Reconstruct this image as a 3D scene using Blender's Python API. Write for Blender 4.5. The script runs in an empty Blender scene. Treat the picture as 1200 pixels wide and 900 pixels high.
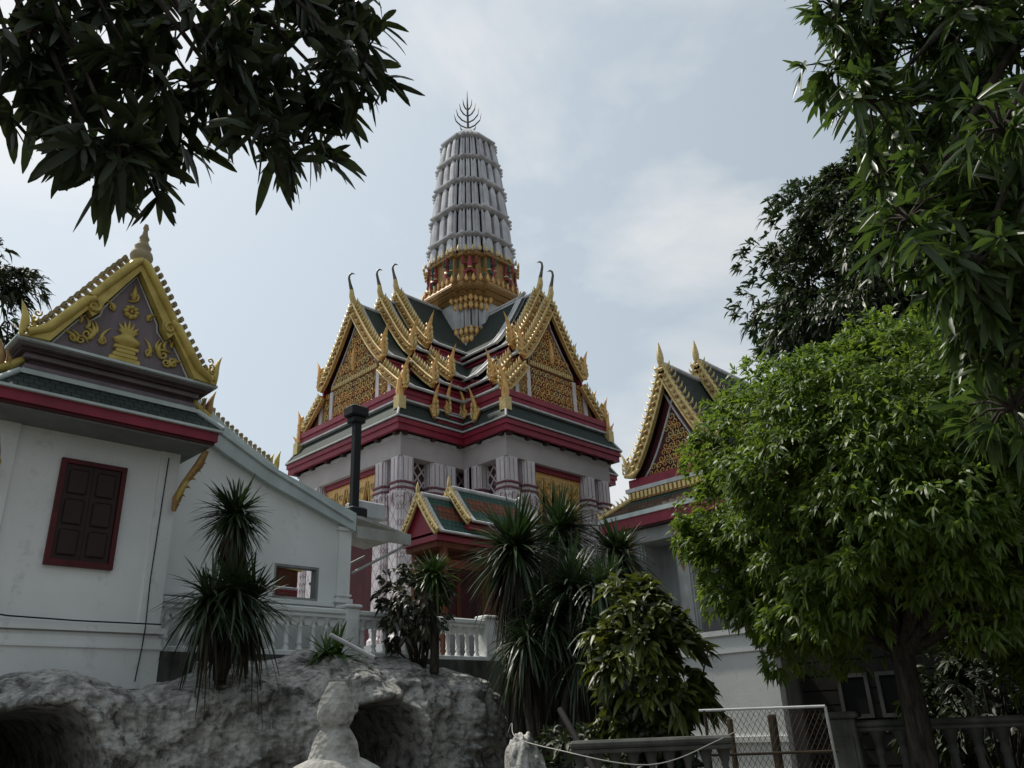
import bpy, math, random
import numpy as np
from mathutils import Matrix, Vector, noise

R = math.radians
random.seed(7); RNG = np.random.default_rng(11)
SC = bpy.context.scene
COL = SC.collection

# ------------------------------------------------------------------ camera
# world X runs along the temple facades to the right-back, world Y to the left-back
YAW, PITCH, ROLL = R(44.0), R(22.92), R(-2.53)
fwd = Vector((math.cos(YAW) * math.cos(PITCH), math.sin(YAW) * math.cos(PITCH), math.sin(PITCH)))
right0 = Vector((math.sin(YAW), -math.cos(YAW), 0))
up0 = right0.cross(fwd)
cam_right = right0 * math.cos(ROLL) + up0 * math.sin(ROLL)
cam_up = -right0 * math.sin(ROLL) + up0 * math.cos(ROLL)
camd = bpy.data.cameras.new('camera'); cam = bpy.data.objects.new('camera', camd); COL.objects.link(cam)
m = Matrix.Identity(4)
for i in range(3):
    m[i][0], m[i][1], m[i][2] = cam_right[i], cam_up[i], -fwd[i]
m[0][3], m[1][3], m[2][3] = 0, 0, 1.6
cam.matrix_world = m
camd.sensor_width = 36; camd.lens = 940 / 1200 * 36; camd.clip_end = 3000; camd.clip_start = .05
SC.camera = cam

# ------------------------------------------------------------------ sky and sun
SUN_EL, SUN_DIR = R(58), Vector((-0.156, 0.988, 0)).normalized()
world = bpy.data.worlds.new('World'); SC.world = world; world.use_nodes = True
nt = world.node_tree; nt.nodes.clear()
def N(tree, t, **kw):
    n = tree.nodes.new(t)
    for k, v in kw.items(): setattr(n, k, v)
    return n
sky = N(nt, 'ShaderNodeTexSky', sky_type='NISHITA', sun_disc=False)
sky.sun_elevation = SUN_EL; sky.sun_rotation = math.atan2(SUN_DIR.x, SUN_DIR.y)
sky.dust_density = 4.0; sky.air_density = 1.0; sky.altitude = 0
tc = N(nt, 'ShaderNodeTexCoord')
mp = N(nt, 'ShaderNodeMapping'); mp.inputs['Scale'].default_value = (1, 1, 1.7); mp.inputs['Location'].default_value = (5.3, 2.1, 1.3)
nz = N(nt, 'ShaderNodeTexNoise'); nz.inputs['Scale'].default_value = 2.0; nz.inputs['Detail'].default_value = 6; nz.inputs['Roughness'].default_value = .55
nz.inputs['Distortion'].default_value = .35
rp = N(nt, 'ShaderNodeValToRGB'); rp.color_ramp.elements[0].position = .46; rp.color_ramp.elements[1].position = .63
rp.color_ramp.elements[0].color = (0, 0, 0, 1); rp.color_ramp.elements[1].color = (.95, .95, .95, 1)
mh = N(nt, 'ShaderNodeMix', data_type='RGBA'); mh.inputs[0].default_value = .72
mh.inputs[7].default_value = (5.9, 6.8, 7.4, 1)          # humid haze over the blue
mc = N(nt, 'ShaderNodeMix', data_type='RGBA'); mc.inputs[7].default_value = (7.6, 7.8, 7.95, 1)
dt = N(nt, 'ShaderNodeVectorMath', operation='DOT_PRODUCT'); dt.inputs[1].default_value = (SUN_DIR.x * .95, SUN_DIR.y * .95, .3)
mr = N(nt, 'ShaderNodeMapRange'); mr.inputs['From Min'].default_value = -.6; mr.inputs['From Max'].default_value = .9
mr.inputs['To Min'].default_value = .66; mr.inputs['To Max'].default_value = 1.15
ml = N(nt, 'ShaderNodeMix', data_type='RGBA', blend_type='MULTIPLY'); ml.inputs[0].default_value = 1
bg = N(nt, 'ShaderNodeBackground'); bg.inputs['Strength'].default_value = .10
wo = N(nt, 'ShaderNodeOutputWorld')
L = nt.links.new
L(tc.outputs['Generated'], mp.inputs['Vector']); L(mp.outputs[0], nz.inputs['Vector']); L(nz.outputs['Fac'], rp.inputs[0])
L(sky.outputs[0], mh.inputs[6]); L(mh.outputs[2], mc.inputs[6]); L(rp.outputs[0], mc.inputs[0]); L(tc.outputs['Generated'], dt.inputs[0]); L(dt.outputs['Value'], mr.inputs['Value']); L(mc.outputs[2], ml.inputs[6]); L(mr.outputs[0], ml.inputs[7]); L(ml.outputs[2], bg.inputs['Color']); L(bg.outputs[0], wo.inputs[0])
sd = bpy.data.lights.new('sun', 'SUN'); sd.energy = 4.0; sd.angle = R(2.0); sd.color = (1, .95, .86)
so = bpy.data.objects.new('sun', sd); COL.objects.link(so)
sv = SUN_DIR * math.cos(SUN_EL) + Vector((0, 0, math.sin(SUN_EL)))
so.rotation_euler = (-sv).to_track_quat('-Z', 'Y').to_euler(); so.location = (0, 0, 60)
vs = SC.view_settings; vs.view_transform = 'Standard'; vs.look = 'None'; vs.gamma = 1; vs.exposure = 0; vs.use_curve_mapping = False
SC.cycles.max_bounces = 5; SC.cycles.diffuse_bounces = 3; SC.cycles.glossy_bounces = 2; SC.cycles.transmission_bounces = 3; SC.cycles.transparent_max_bounces = 4
SC.cycles.use_denoising = True

# ------------------------------------------------------------------ materials
class MT:
    """small node-tree writer"""
    def __init__(s, name):
        s.m = bpy.data.materials.new(name); s.m.use_nodes = True; s.t = s.m.node_tree
        s.b = s.t.nodes['Principled BSDF']; s.out = s.t.nodes['Material Output']
    def n(s, t, **kw): return N(s.t, t, **kw)
    def l(s, a, b): s.t.links.new(a, b)
    def math(s, op, a, b=None, c=None):
        n = s.n('ShaderNodeMath', operation=op)
        for i, v in enumerate((a, b, c)):
            if v is None: continue
            if isinstance(v, (int, float)): n.inputs[i].default_value = v
            else: s.l(v, n.inputs[i])
        return n.outputs[0]
    def mix(s, f, a, b):
        n = s.n('ShaderNodeMix', data_type='RGBA')
        for i, v in ((0, f), (6, a), (7, b)):
            if isinstance(v, (int, float)): n.inputs[i].default_value = v
            elif isinstance(v, tuple): n.inputs[i].default_value = (*v, 1) if len(v) == 3 else v
            else: s.l(v, n.inputs[i])
        return n.outputs[2]
    def coord(s, kind='Object', scale=(1, 1, 1)):
        c = s.n('ShaderNodeTexCoord'); mp = s.n('ShaderNodeMapping'); mp.inputs['Scale'].default_value = scale
        s.l(c.outputs[kind], mp.inputs[0]); return mp.outputs[0]
    def noise(s, sc, det=5, rough=.55, vec=None, dist=0):
        n = s.n('ShaderNodeTexNoise'); n.inputs['Scale'].default_value = sc; n.inputs['Detail'].default_value = det
        n.inputs['Roughness'].default_value = rough; n.inputs['Distortion'].default_value = dist
        s.l(vec if vec is not None else s.coord(), n.inputs['Vector']); return n.outputs['Fac']
    def ramp(s, f, *stops):
        n = s.n('ShaderNodeValToRGB'); e = n.color_ramp.elements
        while len(e) < len(stops): e.new(.5)
        for k, (p, c) in enumerate(stops):
            e[k].position = p; e[k].color = (*c, 1) if isinstance(c, tuple) else (c, c, c, 1)
        s.l(f, n.inputs[0]); return n.outputs[0]
    def bump(s, h, strength=.3, dist=.02):
        n = s.n('ShaderNodeBump'); n.inputs['Strength'].default_value = strength; n.inputs['Distance'].default_value = dist
        s.l(h, n.inputs['Height']); s.l(n.outputs[0], s.b.inputs['Normal'])
    def base(s, c, rough=.7, metal=0, spec=.3):
        if isinstance(c, tuple): s.b.inputs['Base Color'].default_value = (*c, 1)
        else: s.l(c, s.b.inputs['Base Color'])
        s.b.inputs['Roughness'].default_value = rough; s.b.inputs['Metallic'].default_value = metal
        s.b.inputs['Specular IOR Level'].default_value = spec
        return s

def weathered(name, c1, c2, sc=1.5, rough=.8, spec=.2, streak=True, bump=.15):
    q = MT(name)
    a = q.noise(sc, 6); v = q.coord('Object', (2.2, 2.2, .28)); st = q.noise(1.6, 5, .6, v)
    f = q.math('MULTIPLY', a, st) if streak else a
    f2 = q.ramp(f, (.12 if streak else .3, 1.0), (.42 if streak else .7, 0.0))
    q.base(q.mix(f2, c1, c2), rough, 0, spec)
    q.bump(q.noise(28, 4), bump, .01)
    return q.m

M = {}
M['plaster'] = weathered('white_plaster', (.60, .625, .615), (.47, .49, .48), .7, .8, .2, False)
def stained(name, c1, c2):
    q = MT(name); f = q.ramp(q.noise(.8, 6), (.35, 0.0), (.7, 1.0)); col = q.mix(f, c1, c2)
    st = q.noise(1.0, 6, .62, q.coord('Object', (2.6, 2.6, .22)), .3); sp = q.noise(5.5, 6, .7)
    col = q.mix(q.ramp(q.math('MULTIPLY', st, sp), (.30, 0.0), (.46, .42)), col, (.22, .225, .21))
    pt = q.ramp(q.noise(.55, 3, .4, None, .8), (.56, 0.0), (.585, .22)); col = q.mix(pt, col, tuple(x * .86 for x in c1))
    q.base(col, .85, 0, .15); q.bump(q.math('ADD', q.noise(26, 5), q.math('MULTIPLY', q.noise(3, 3), 1.5)), .22, .012); return q.m
M['plaster'] = stained('white_plaster', (.80, .82, .80), (.68, .70, .685))
M['plaster_grey'] = weathered('grey_plaster', (.40, .41, .41), (.22, .23, .22), 1.4)
M['white_trim'] = weathered('white_trim', (.64, .65, .66), (.42, .43, .43), 2.0)
M['temple_white'] = weathered('temple_white', (.50, .46, .455), (.40, .365, .36), .8, .8, .2, False)
M['soffit_grey'] = weathered('soffit_grey', (.22, .23, .23), (.15, .155, .155), 1)
M['spire_white'] = weathered('spire_white', (.72, .72, .74), (.36, .36, .38), 1.3)
M['spire_gap_shade'] = weathered('spire_gap_shade', (.05, .048, .052), (.03, .03, .03), 1.5)  # near-black core paints the shadow into the gaps between flutes
M['moss_shade'] = weathered('mossy_shaded_concrete', (.17, .17, .155), (.035, .037, .032), 2.2, .9, .1)  # moss and stains; dark tone also carries tree shade on the right balustrade
M['frame_grey_shade'] = weathered('shaded_grey_paint', (.09, .09, .087), (.05, .05, .05), 3, .7)  # grey frames darkened to put the tree's shade into their colour
M['teal_white'] = weathered('pale_green_paint', (.58, .65, .64), (.42, .47, .46), 1.3)
M['red'] = weathered('red_paint', (.31, .022, .05), (.18, .015, .03), 2.0, .5, .4)
M['maroon'] = weathered('maroon_paint', (.085, .045, .05), (.045, .026, .028), 2.0, .6, .3)
M['dark_red'] = weathered('dark_red_paint', (.10, .016, .02), (.05, .01, .012), 2.0, .6, .3)
M['mauve'] = weathered('mauve_grey_ground', (.25, .205, .225), (.15, .125, .14), 1.4, .8, .2)
M['shutter'] = weathered('brown_wood', (.045, .024, .021), (.025, .015, .013), 3.0, .6, .3)
M['shutter_red'] = weathered('red_wood', (.12, .016, .02), (.06, .011, .013), 3.0, .6, .3)
M['black_metal'] = MT('black_metal').base((.013, .015, .016), .6, .0, .25).m
M['grey_metal'] = weathered('grey_metal', (.42, .44, .42), (.25, .24, .2), 3, .5, .4)
M['dark_shade_wood'] = weathered('dark_shade_wood', (.026, .023, .021), (.014, .013, .012), 2, .85)  # near black puts the shade under the tree into the house timber
M['black_void'] = MT('dark_interior').base((.012, .012, .012), .9, 0, .1).m
M['soffit'] = weathered('soffit_wood', (.08, .045, .045), (.05, .03, .03), 2, .8)
M['cable'] = MT('pale_cable').base((.42, .41, .38), .5).m
M['orange_wood'] = weathered('orange_wood', (.20, .07, .035), (.09, .03, .02), 2.5, .7)
M['board'] = weathered('old_board', (.085, .062, .038), (.035, .027, .02), 3, .85)

def gold(name, c1, c2, rough=.42, sc=9):
    q = MT(name)
    f = q.ramp(q.noise(sc, 4), (.3, 0.0), (.65, 1.0))
    q.base(q.mix(f, c1, c2), rough, .2, .5); q.bump(q.noise(32, 3), .35, .015); return q.m
M['gold'] = gold('gold_leaf', (.54, .28, .08), (.80, .49, .17))
M['gold_pale'] = gold('pale_gold', (.46, .34, .13), (.70, .55, .24))
M['gold_paint'] = gold('yellow_gold_paint', (.40, .30, .07), (.60, .47, .13), .55, 4)
M['gold_dark'] = gold('dark_gold', (.24, .135, .05), (.42, .25, .085), .5, 14)
M['carved_ground'] = weathered('carved_ground', (.27, .11, .06), (.15, .055, .035), 5, .7)
M['bronze'] = gold('weathered_bronze', (.06, .055, .045), (.15, .13, .09), .5, 6)
M['teeth'] = weathered('aged_gold_teeth', (.42, .34, .19), (.22, .18, .11), 4, .6, .3)

def tile_mat(name, c1, c2, border=None, centre=None, rect=None, rough=.75):
    """overlapping roof tiles in UV metres (u along the ridge, v down the slope)"""
    q = MT(name); uv = q.n('ShaderNodeTexCoord').outputs['UV']
    sx = q.n('ShaderNodeSeparateXYZ'); q.l(uv, sx.inputs[0]); u, v = sx.outputs[0], sx.outputs[1]
    row = q.math('FLOOR', q.math('MULTIPLY', v, 6.0)); fv = q.math('FRACT', q.math('MULTIPLY', v, 6.0))
    uo = q.math('ADD', q.math('MULTIPLY', u, 7.0), q.math('MULTIPLY', row, .5)); fu = q.math('FRACT', uo)
    nzz = q.noise(2.2, 5)
    wn = q.n('ShaderNodeTexWhiteNoise', noise_dimensions='2D'); cv = q.n('ShaderNodeCombineXYZ')
    q.l(q.math('FLOOR', uo), cv.inputs[0]); q.l(row, cv.inputs[1]); q.l(cv.outputs[0], wn.inputs['Vector'])
    f = q.math('MULTIPLY_ADD', wn.outputs['Value'], .5, q.math('MULTIPLY', nzz, .6))
    col = q.mix(f, c1, c2)
    if centre:
        u0, u1, v0, v1 = rect
        ins = q.math('MULTIPLY', q.math('MULTIPLY', q.math('GREATER_THAN', u, u0), q.math('LESS_THAN', u, u1)),
                     q.math('MULTIPLY', q.math('GREATER_THAN', v, v0), q.math('LESS_THAN', v, v1)))
        col = q.mix(ins, col, q.mix(wn.outputs['Value'], centre, tuple(x * .55 for x in centre)))
    edge = q.math('MULTIPLY', q.math('GREATER_THAN', fv, .12), q.math('GREATER_THAN', q.math('PINGPONG', fu, .5), .06))
    col = q.mix(edge, tuple(x * .4 for x in c1), col)
    q.base(col, rough, 0, .2)
    h = q.math('ADD', fv, q.math('MULTIPLY', q.math('PINGPONG', fu, .5), 1.2)); q.bump(h, .55, .03)
    return q.m
M['tile_dark'] = tile_mat('dark_green_tiles', (.026, .040, .034), (.048, .062, .054))
M['tile_pav'] = tile_mat('green_tiles_orange_field', (.03, .075, .062), (.06, .125, .105), None, (.27, .09, .05), (.35, 9, .28, .78))
M['tile_right'] = tile_mat('grey_green_tiles', (.05, .085, .07), (.085, .125, .105), None, (.13, .075, .05), (.9, 9, .2, .55))

def column_mat():
    q = MT('painted_column'); c = q.coord(); s = q.n('ShaderNodeSeparateXYZ'); q.l(c, s.inputs[0])
    t = q.math('ADD', s.outputs[0], s.outputs[1]); z = s.outputs[2]
    a = q.math('FRACT', q.math('ADD', q.math('MULTIPLY', t, 2.6), q.math('MULTIPLY', z, 1.7)))
    b = q.math('FRACT', q.math('SUBTRACT', q.math('MULTIPLY', t, 2.6), q.math('MULTIPLY', z, 1.7)))
    d = q.math('MAXIMUM', q.math('LESS_THAN', a, .13), q.math('LESS_THAN', b, .13))
    st = q.math('LESS_THAN', q.math('FRACT', q.math('MULTIPLY', t, 5.2)), .10)
    d = q.math('MINIMUM', q.math('ADD', d, q.math('MULTIPLY', st, .6)), 1.0)
    w = q.mix(q.ramp(q.noise(3), (.35, 0.0), (.7, 1.0)), (.80, .76, .77), (.62, .585, .595))
    q.base(q.mix(q.math('MULTIPLY', d, .6), w, (.22, .085, .11)), .6, 0, .3); q.bump(d, .3, .02); return q.m
M['column'] = column_mat()
M['col_plain'] = weathered('pinkish_white', (.78, .74, .75), (.58, .55, .56), 2, .65)
M['col_line'] = MT('mauve_line').base((.22, .10, .125), .6).m

def lattice_mat():
    q = MT('painted_lattice'); c = q.coord(); s = q.n('ShaderNodeSeparateXYZ'); q.l(c, s.inputs[0])
    t = q.math('ADD', s.outputs[0], s.outputs[1]); z = s.outputs[2]
    a = q.math('FRACT', q.math('ADD', q.math('MULTIPLY', t, 2.4), q.math('MULTIPLY', z, 1.9)))
    b = q.math('FRACT', q.math('SUBTRACT', q.math('MULTIPLY', t, 2.4), q.math('MULTIPLY', z, 1.9)))
    d = q.math('MAXIMUM', q.math('LESS_THAN', a, .22), q.math('LESS_THAN', b, .22))
    q.base(q.mix(d, (.05, .028, .03), (.55, .47, .48)), .7); q.bump(d, .5, .03); return q.m
M['lattice'] = lattice_mat()

def rock_mat():
    q = MT('grey_grotto_rock'); c = q.coord()
    big = q.noise(1.1, 8, .62, c, .4); fine = q.noise(9, 6, .7, c)
    v = q.coord('Object', (3, 3, .35)); st = q.noise(2.2, 6, .65, v)
    f = q.math('MULTIPLY_ADD', big, .55, q.math('MULTIPLY', st, .45))
    col = q.ramp(f, (.30, (.055, .055, .05)), (.42, (.24, .24, .225)), (.54, (.50, .49, .46)), (.68, (.66, .65, .61)))
    spot = q.noise(4.3, 7, .7, c, .6)
    col = q.mix(q.ramp(spot, (.36, .85), (.5, 0.0)), col, (.035, .035, .032)); col = q.mix(q.ramp(spot, (.56, 0.0), (.68, .8)), col, (.62, .61, .57))
    col = q.mix(q.math('MULTIPLY', q.ramp(fine, (.45, 0.0), (.7, 1.0)), .5), col, (.09, .09, .08))
    q.base(col, .95, 0, .1); q.bump(q.math('ADD', fine, q.math('MULTIPLY', q.noise(40, 4), .5)), .7, .05); return q.m
M['rock'] = rock_mat()
def stone_mat():
    q = MT('pitted_stone'); f = q.noise(14, 7, .7); g = q.noise(3, 4)
    col = q.ramp(q.math('MULTIPLY_ADD', f, .6, q.math('MULTIPLY', g, .4)), (.34, (.11, .11, .10)), (.5, (.36, .35, .32)), (.64, (.56, .55, .50)))
    vo = q.n('ShaderNodeTexVoronoi'); vo.inputs['Scale'].default_value = 55; q.l(q.coord(), vo.inputs['Vector'])
    q.base(col, .95, 0, .1); q.bump(q.math('ADD', q.noise(60, 4), vo.outputs['Distance']), .6, .012); return q.m
M['stone'] = stone_mat()
def ground_mat():
    q = MT('earth_and_concrete'); q.base(q.ramp(q.noise(.6, 8), (.35, (.07, .065, .055)), (.65, (.17, .16, .145))), .9, 0, .1); q.bump(q.noise(12), .3, .03); return q.m
M['ground'] = ground_mat()
M['paving'] = weathered('terrace_paving', (.26, .25, .24), (.14, .14, .13), .8)

def leaf_mat(name, c1, c2, trans, rough=.38, tw=.45, spec=.5):
    q = MT(name); g = q.n('ShaderNodeNewGeometry')
    col = q.mix(g.outputs['Random Per Island'], c1, c2)
    q.base(col, rough, 0, spec)
    tr = q.n('ShaderNodeBsdfTranslucent'); q.l(q.mix(g.outputs['Random Per Island'], trans, tuple(x * .7 for x in trans)), tr.inputs['Color'])
    mx = q.n('ShaderNodeMixShader'); mx.inputs[0].default_value = tw
    q.l(q.b.outputs[0], mx.inputs[1]); q.l(tr.outputs[0], mx.inputs[2]); q.l(mx.outputs[0], q.out.inputs['Surface']); return q.m
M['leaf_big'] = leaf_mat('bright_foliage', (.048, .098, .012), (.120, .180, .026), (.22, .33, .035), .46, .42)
M['leaf_mid'] = leaf_mat('dark_foliage', (.032, .050, .022), (.055, .075, .032), (.05, .085, .022), .45, .3)  # slight haze mixed into the leaf colour, lifted and bluish
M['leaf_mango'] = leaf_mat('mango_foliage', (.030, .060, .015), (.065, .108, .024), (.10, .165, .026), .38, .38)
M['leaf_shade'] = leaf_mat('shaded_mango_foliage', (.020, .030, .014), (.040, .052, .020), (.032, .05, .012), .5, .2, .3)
M['leaf_drac'] = leaf_mat('strap_leaves', (.022, .042, .018), (.055, .088, .036), (.035, .065, .016), .40, .22)
M['leaf_light'] = leaf_mat('light_green_straps', (.05, .11, .022), (.085, .15, .035), (.10, .18, .03), .4, .35)
M['leaf_dead'] = leaf_mat('dead_straps', (.07, .058, .04), (.035, .034, .026), (.03, .025, .015), .8, .1, .1)
M['leaf_croton'] = leaf_mat('yellow_green_broad_leaves', (.13, .155, .022), (.016, .030, .008), (.15, .18, .022), .45, .26)
M['leaf_frang'] = leaf_mat('dull_round_leaves', (.05, .058, .035), (.085, .08, .05), (.05, .06, .025), .45, .2)
M['leaf_pale'] = leaf_mat('pale_grey_leaves', (.07, .075, .065), (.045, .055, .042), (.06, .08, .05), .5, .2)
def bark_mat():
    q = MT('grey_brown_bark'); v = q.coord('Object', (6, 6, 1.2)); f = q.noise(3, 6, .65, v)
    q.base(q.ramp(f, (.35, (.022, .019, .016)), (.7, (.085, .075, .06))), .95, 0, .1); q.bump(f, .8, .03); return q.m
M['bark'] = bark_mat()
M['blossom_red'] = MT('red_enamel').base((.28, .05, .06), .5).m
M['fig_green'] = MT('green_enamel').base((.05, .13, .10), .5).m

# ------------------------------------------------------------------ mesh helpers
class MB:
    def __init__(s, X=None):
        s.v = []; s.f = []; s.m = []; s.sm = []; s.uv = []; s.mats = []; s.X = X or Matrix.Identity(4)
    def mi(s, mat):
        mat = M[mat]
        if mat not in s.mats: s.mats.append(mat)
        return s.mats.index(mat)
    def add(s, vs, fs, mat, smooth=False, uvs=None):
        k = s.mi(mat); o = len(s.v); X = s.X
        s.v += [tuple(X @ Vector(p)) for p in vs]
        for f in fs:
            s.f.append([i + o for i in f]); s.m.append(k); s.sm.append(smooth)
            s.uv.append([uvs[i] for i in f] if uvs else [(0, 0)] * len(f))
        return s
    def box(s, x0, x1, y0, y1, z0, z1, mat):
        vs = [(x, y, z) for x in (x0, x1) for y in (y0, y1) for z in (z0, z1)]
        return s.add(vs, [(0, 1, 3, 2), (4, 6, 7, 5), (0, 4, 5, 1), (2, 3, 7, 6), (0, 2, 6, 4), (1, 5, 7, 3)], mat)
    def bevbox(s, x0, x1, y0, y1, z0, z1, mat, b=.015):
        poly = [(x0 + b, y0), (x1 - b, y0), (x1, y0 + b), (x1, y1 - b), (x1 - b, y1), (x0 + b, y1), (x0, y1 - b), (x0, y0 + b)]
        cx, cy = (x0 + x1) / 2, (y0 + y1) / 2
        ins = [(cx + (x - cx) * (1 - 2 * b / max(x1 - x0, .01)), cy + (y - cy) * (1 - 2 * b / max(y1 - y0, .01))) for x, y in poly]
        return s.loft([[(x, y, z0) for x, y in ins], [(x, y, z0 + b) for x, y in poly], [(x, y, z1 - b) for x, y in poly], [(x, y, z1) for x, y in ins]], mat)
    def loft(s, rings, mat, smooth=False, caps=True):
        n = len(rings[0]); vs = [p for r in rings for p in r]; fs = []
        for a in range(len(rings) - 1):
            for i in range(n):
                j = (i + 1) % n; fs.append((a * n + i, a * n + j, (a + 1) * n + j, (a + 1) * n + i))
        s.add(vs, fs, mat, smooth)
        if caps:
            s.add(rings[0], [tuple(range(n))[::-1]], mat); s.add(rings[-1], [tuple(range(n))], mat)
        return s
    def prism(s, poly, axis, a, b, mat):
        """extrude a 2-D outline along axis ('x': outline is (y,z); 'y': (x,z); 'z': (x,y))"""
        f = {'x': lambda p, h: (h, p[0], p[1]), 'y': lambda p, h: (p[0], h, p[1]), 'z': lambda p, h: (p[0], p[1], h)}[axis]
        return s.loft([[f(p, a) for p in poly], [f(p, b) for p in poly]], mat)
    def tube(s, pts, rad, mat, n=6, flat=(1, 1), smooth=True, up=Vector((0, 0, 1))):
        pts = [Vector(p) for p in pts]
        if isinstance(rad, (int, float)): rad = [rad] * len(pts)
        rings = []; pn = None
        for i, p in enumerate(pts):
            t = (pts[min(i + 1, len(pts) - 1)] - pts[max(i - 1, 0)])
            t = t.normalized() if t.length > 1e-9 else Vector((0, 0, 1))
            if pn is None:
                a = up if abs(t.dot(up)) < .95 else Vector((1, 0, 0)); pn = (a - t * a.dot(t)).normalized()
            else:
                q = pn - t * pn.dot(t); pn = q.normalized() if q.length > 1e-6 else pn
            b = t.cross(pn)
            rings.append([tuple(p + (pn * math.cos(2 * math.pi * k / n) * flat[0] + b * math.sin(2 * math.pi * k / n) * flat[1]) * max(rad[i], .0005)) for k in range(n)])
        return s.loft(rings, mat, smooth)
    def lathe(s, c, prof, mat, n=16, smooth=True, sx=1, sy=1):
        return s.loft([[(c[0] + r * sx * math.cos(2 * math.pi * k / n), c[1] + r * sy * math.sin(2 * math.pi * k / n), c[2] + z) for k in range(n)] for r, z in prof], mat, smooth)
    def build(s, name, parent=None, mods=None):
        me = bpy.data.meshes.new(name); me.from_pydata(s.v, [], s.f)
        for mm in s.mats: me.materials.append(mm)
        me.polygons.foreach_set('material_index', s.m); me.polygons.foreach_set('use_smooth', s.sm)
        ul = me.uv_layers.new(name='UVMap'); flat = [c for f in s.uv for p in f for c in p]
        ul.data.foreach_set('uv', flat); me.update()
        o = bpy.data.objects.new(name, me); COL.objects.link(o)
        if parent is not None: o.parent = parent; o.matrix_parent_inverse = parent_inv(parent)
        return o
def world_of(o):
    return (world_of(o.parent) @ o.matrix_parent_inverse if o.parent else Matrix.Identity(4)) @ o.matrix_basis
def parent_inv(p): return world_of(p).inverted()
def thing(name, label, cat, loc=(0, 0, 0), group=None):
    o = bpy.data.objects.new(name, None); COL.objects.link(o); o.location = loc; o.empty_display_size = .3
    return tag(o, label, cat, group)
def tag(o, label, cat, group=None):
    o['label'] = label; o['category'] = cat
    if group: o['group'] = group
    return o
def struct(o): o['kind'] = 'structure'; return o

def redent(s, pts):
    """square with stepped corners; pts is the first-quadrant outline"""
    out = []
    for k in range(4):
        c, sn = [(1, 0), (0, 1), (-1, 0), (0, -1)][k]
        out += [(s * (x * c - y * sn), s * (x * sn + y * c)) for x, y in pts]
    return out
PRANG = [(1, .45), (.88, .45), (.88, .66), (.77, .66), (.77, .77), (.66, .77), (.66, .88), (.45, .88), (.45, 1)]
PILLAR = [(1, .62), (.84, .62), (.84, .84), (.62, .84), (.62, 1)]

def curl(mb, org, U, V, r, mat, turns=1.35, flip=1, rot=0.0, w=.2):
    """one spiral scroll of carved ornament lying in the plane of U and V"""
    pts = []; rad = []
    Nn = U.cross(V)
    for k in range(11):
        t = k / 10; a = rot + flip * t * turns * 2 * math.pi; q = r * (1 - .82 * t)
        pts.append(org + U * (math.cos(a) * q) + V * (math.sin(a) * q) + Nn * (.10 * r * math.sin(t * 3)))
        rad.append(w * r * (1 - .35 * t))
    tail = org + U * (math.cos(rot - flip * .75) * r * 1.55) + V * (math.sin(rot - flip * .75) * r * 1.55)
    mb.tube([tail] + pts, [.02 * r] + rad, mat, 4)
def flame(mb, p, d, side, h, w, mat, bend=.35, n=5, flat=.5):
    """tapering S-curved flame leaf rising from p along d, bending to side"""
    p, d, side = Vector(p), Vector(d).normalized(), Vector(side)
    pts = []; rad = []
    for k in range(7):
        t = k / 6
        pts.append(p + d * (h * t) + side * (h * bend * (t * t - .55 * math.sin(t * math.pi) * .6)))
        rad.append(w * (.55 + .75 * math.sin(min(t * 2.2, 1) * math.pi * .5) - 1.25 * t ** 1.6) if t < 1 else .002)
    mb.tube(pts, [max(r_, .003) for r_ in rad], mat, n, (1, flat), True, d.cross(side) if d.cross(side).length > .1 else Vector((0, 0, 1)))

# ================================================================== SETTING
g = MB(); g.add([(-400, -400, 0), (400, -400, 0), (400, 400, 0), (-400, 400, 0)], [(0, 1, 2, 3)], 'ground'); struct(g.build('ground'))
g = MB(); g.box(-25, 17.75, 18, 75, -.2, 2.86, 'paving'); g.box(-25, 17.75, 13.1, 17.998, 2.25, 2.858, 'moss_shade'); g.box(12.2, 17.75, 13.1, 17.998, 0, 2.249, 'moss_shade'); g.box(17.752, 75, 9.16, 75, -.2, 2.852, 'paving'); struct(g.build('terrace'))

# ================================================================== PRANG TEMPLE
TX, TY = 24.137, 26.71
temple = thing('prang_temple', 'cross shaped white temple with stacked red and green gables below a tall white fluted tower', 'temple', (TX, TY, 2.86))
TXF = Matrix.Translation((TX, TY, 0))
def WX(deg): return TXF @ Matrix.Rotation(R(deg), 4, 'Z')

mb = MB(TXF)   # plinth with mouldings
for k, (z0, z1, e) in enumerate([(2.862, 3.2, 1.5), (3.2, 3.45, 1.3), (3.45, 3.95, 1.05), (3.95, 4.2, 1.25)]):
    mb.box(-6.3 - e, 6.3 + e, -3.5 - e, 3.5 + e, z0, z1, 'white_trim'); mb.box(-3.5 - e + .003, 3.5 + e - .003, -6.1 - e, 6.1 + e, z0 + .002, z1 - .002, 'white_trim')
mb.build('plinth', temple)

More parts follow.
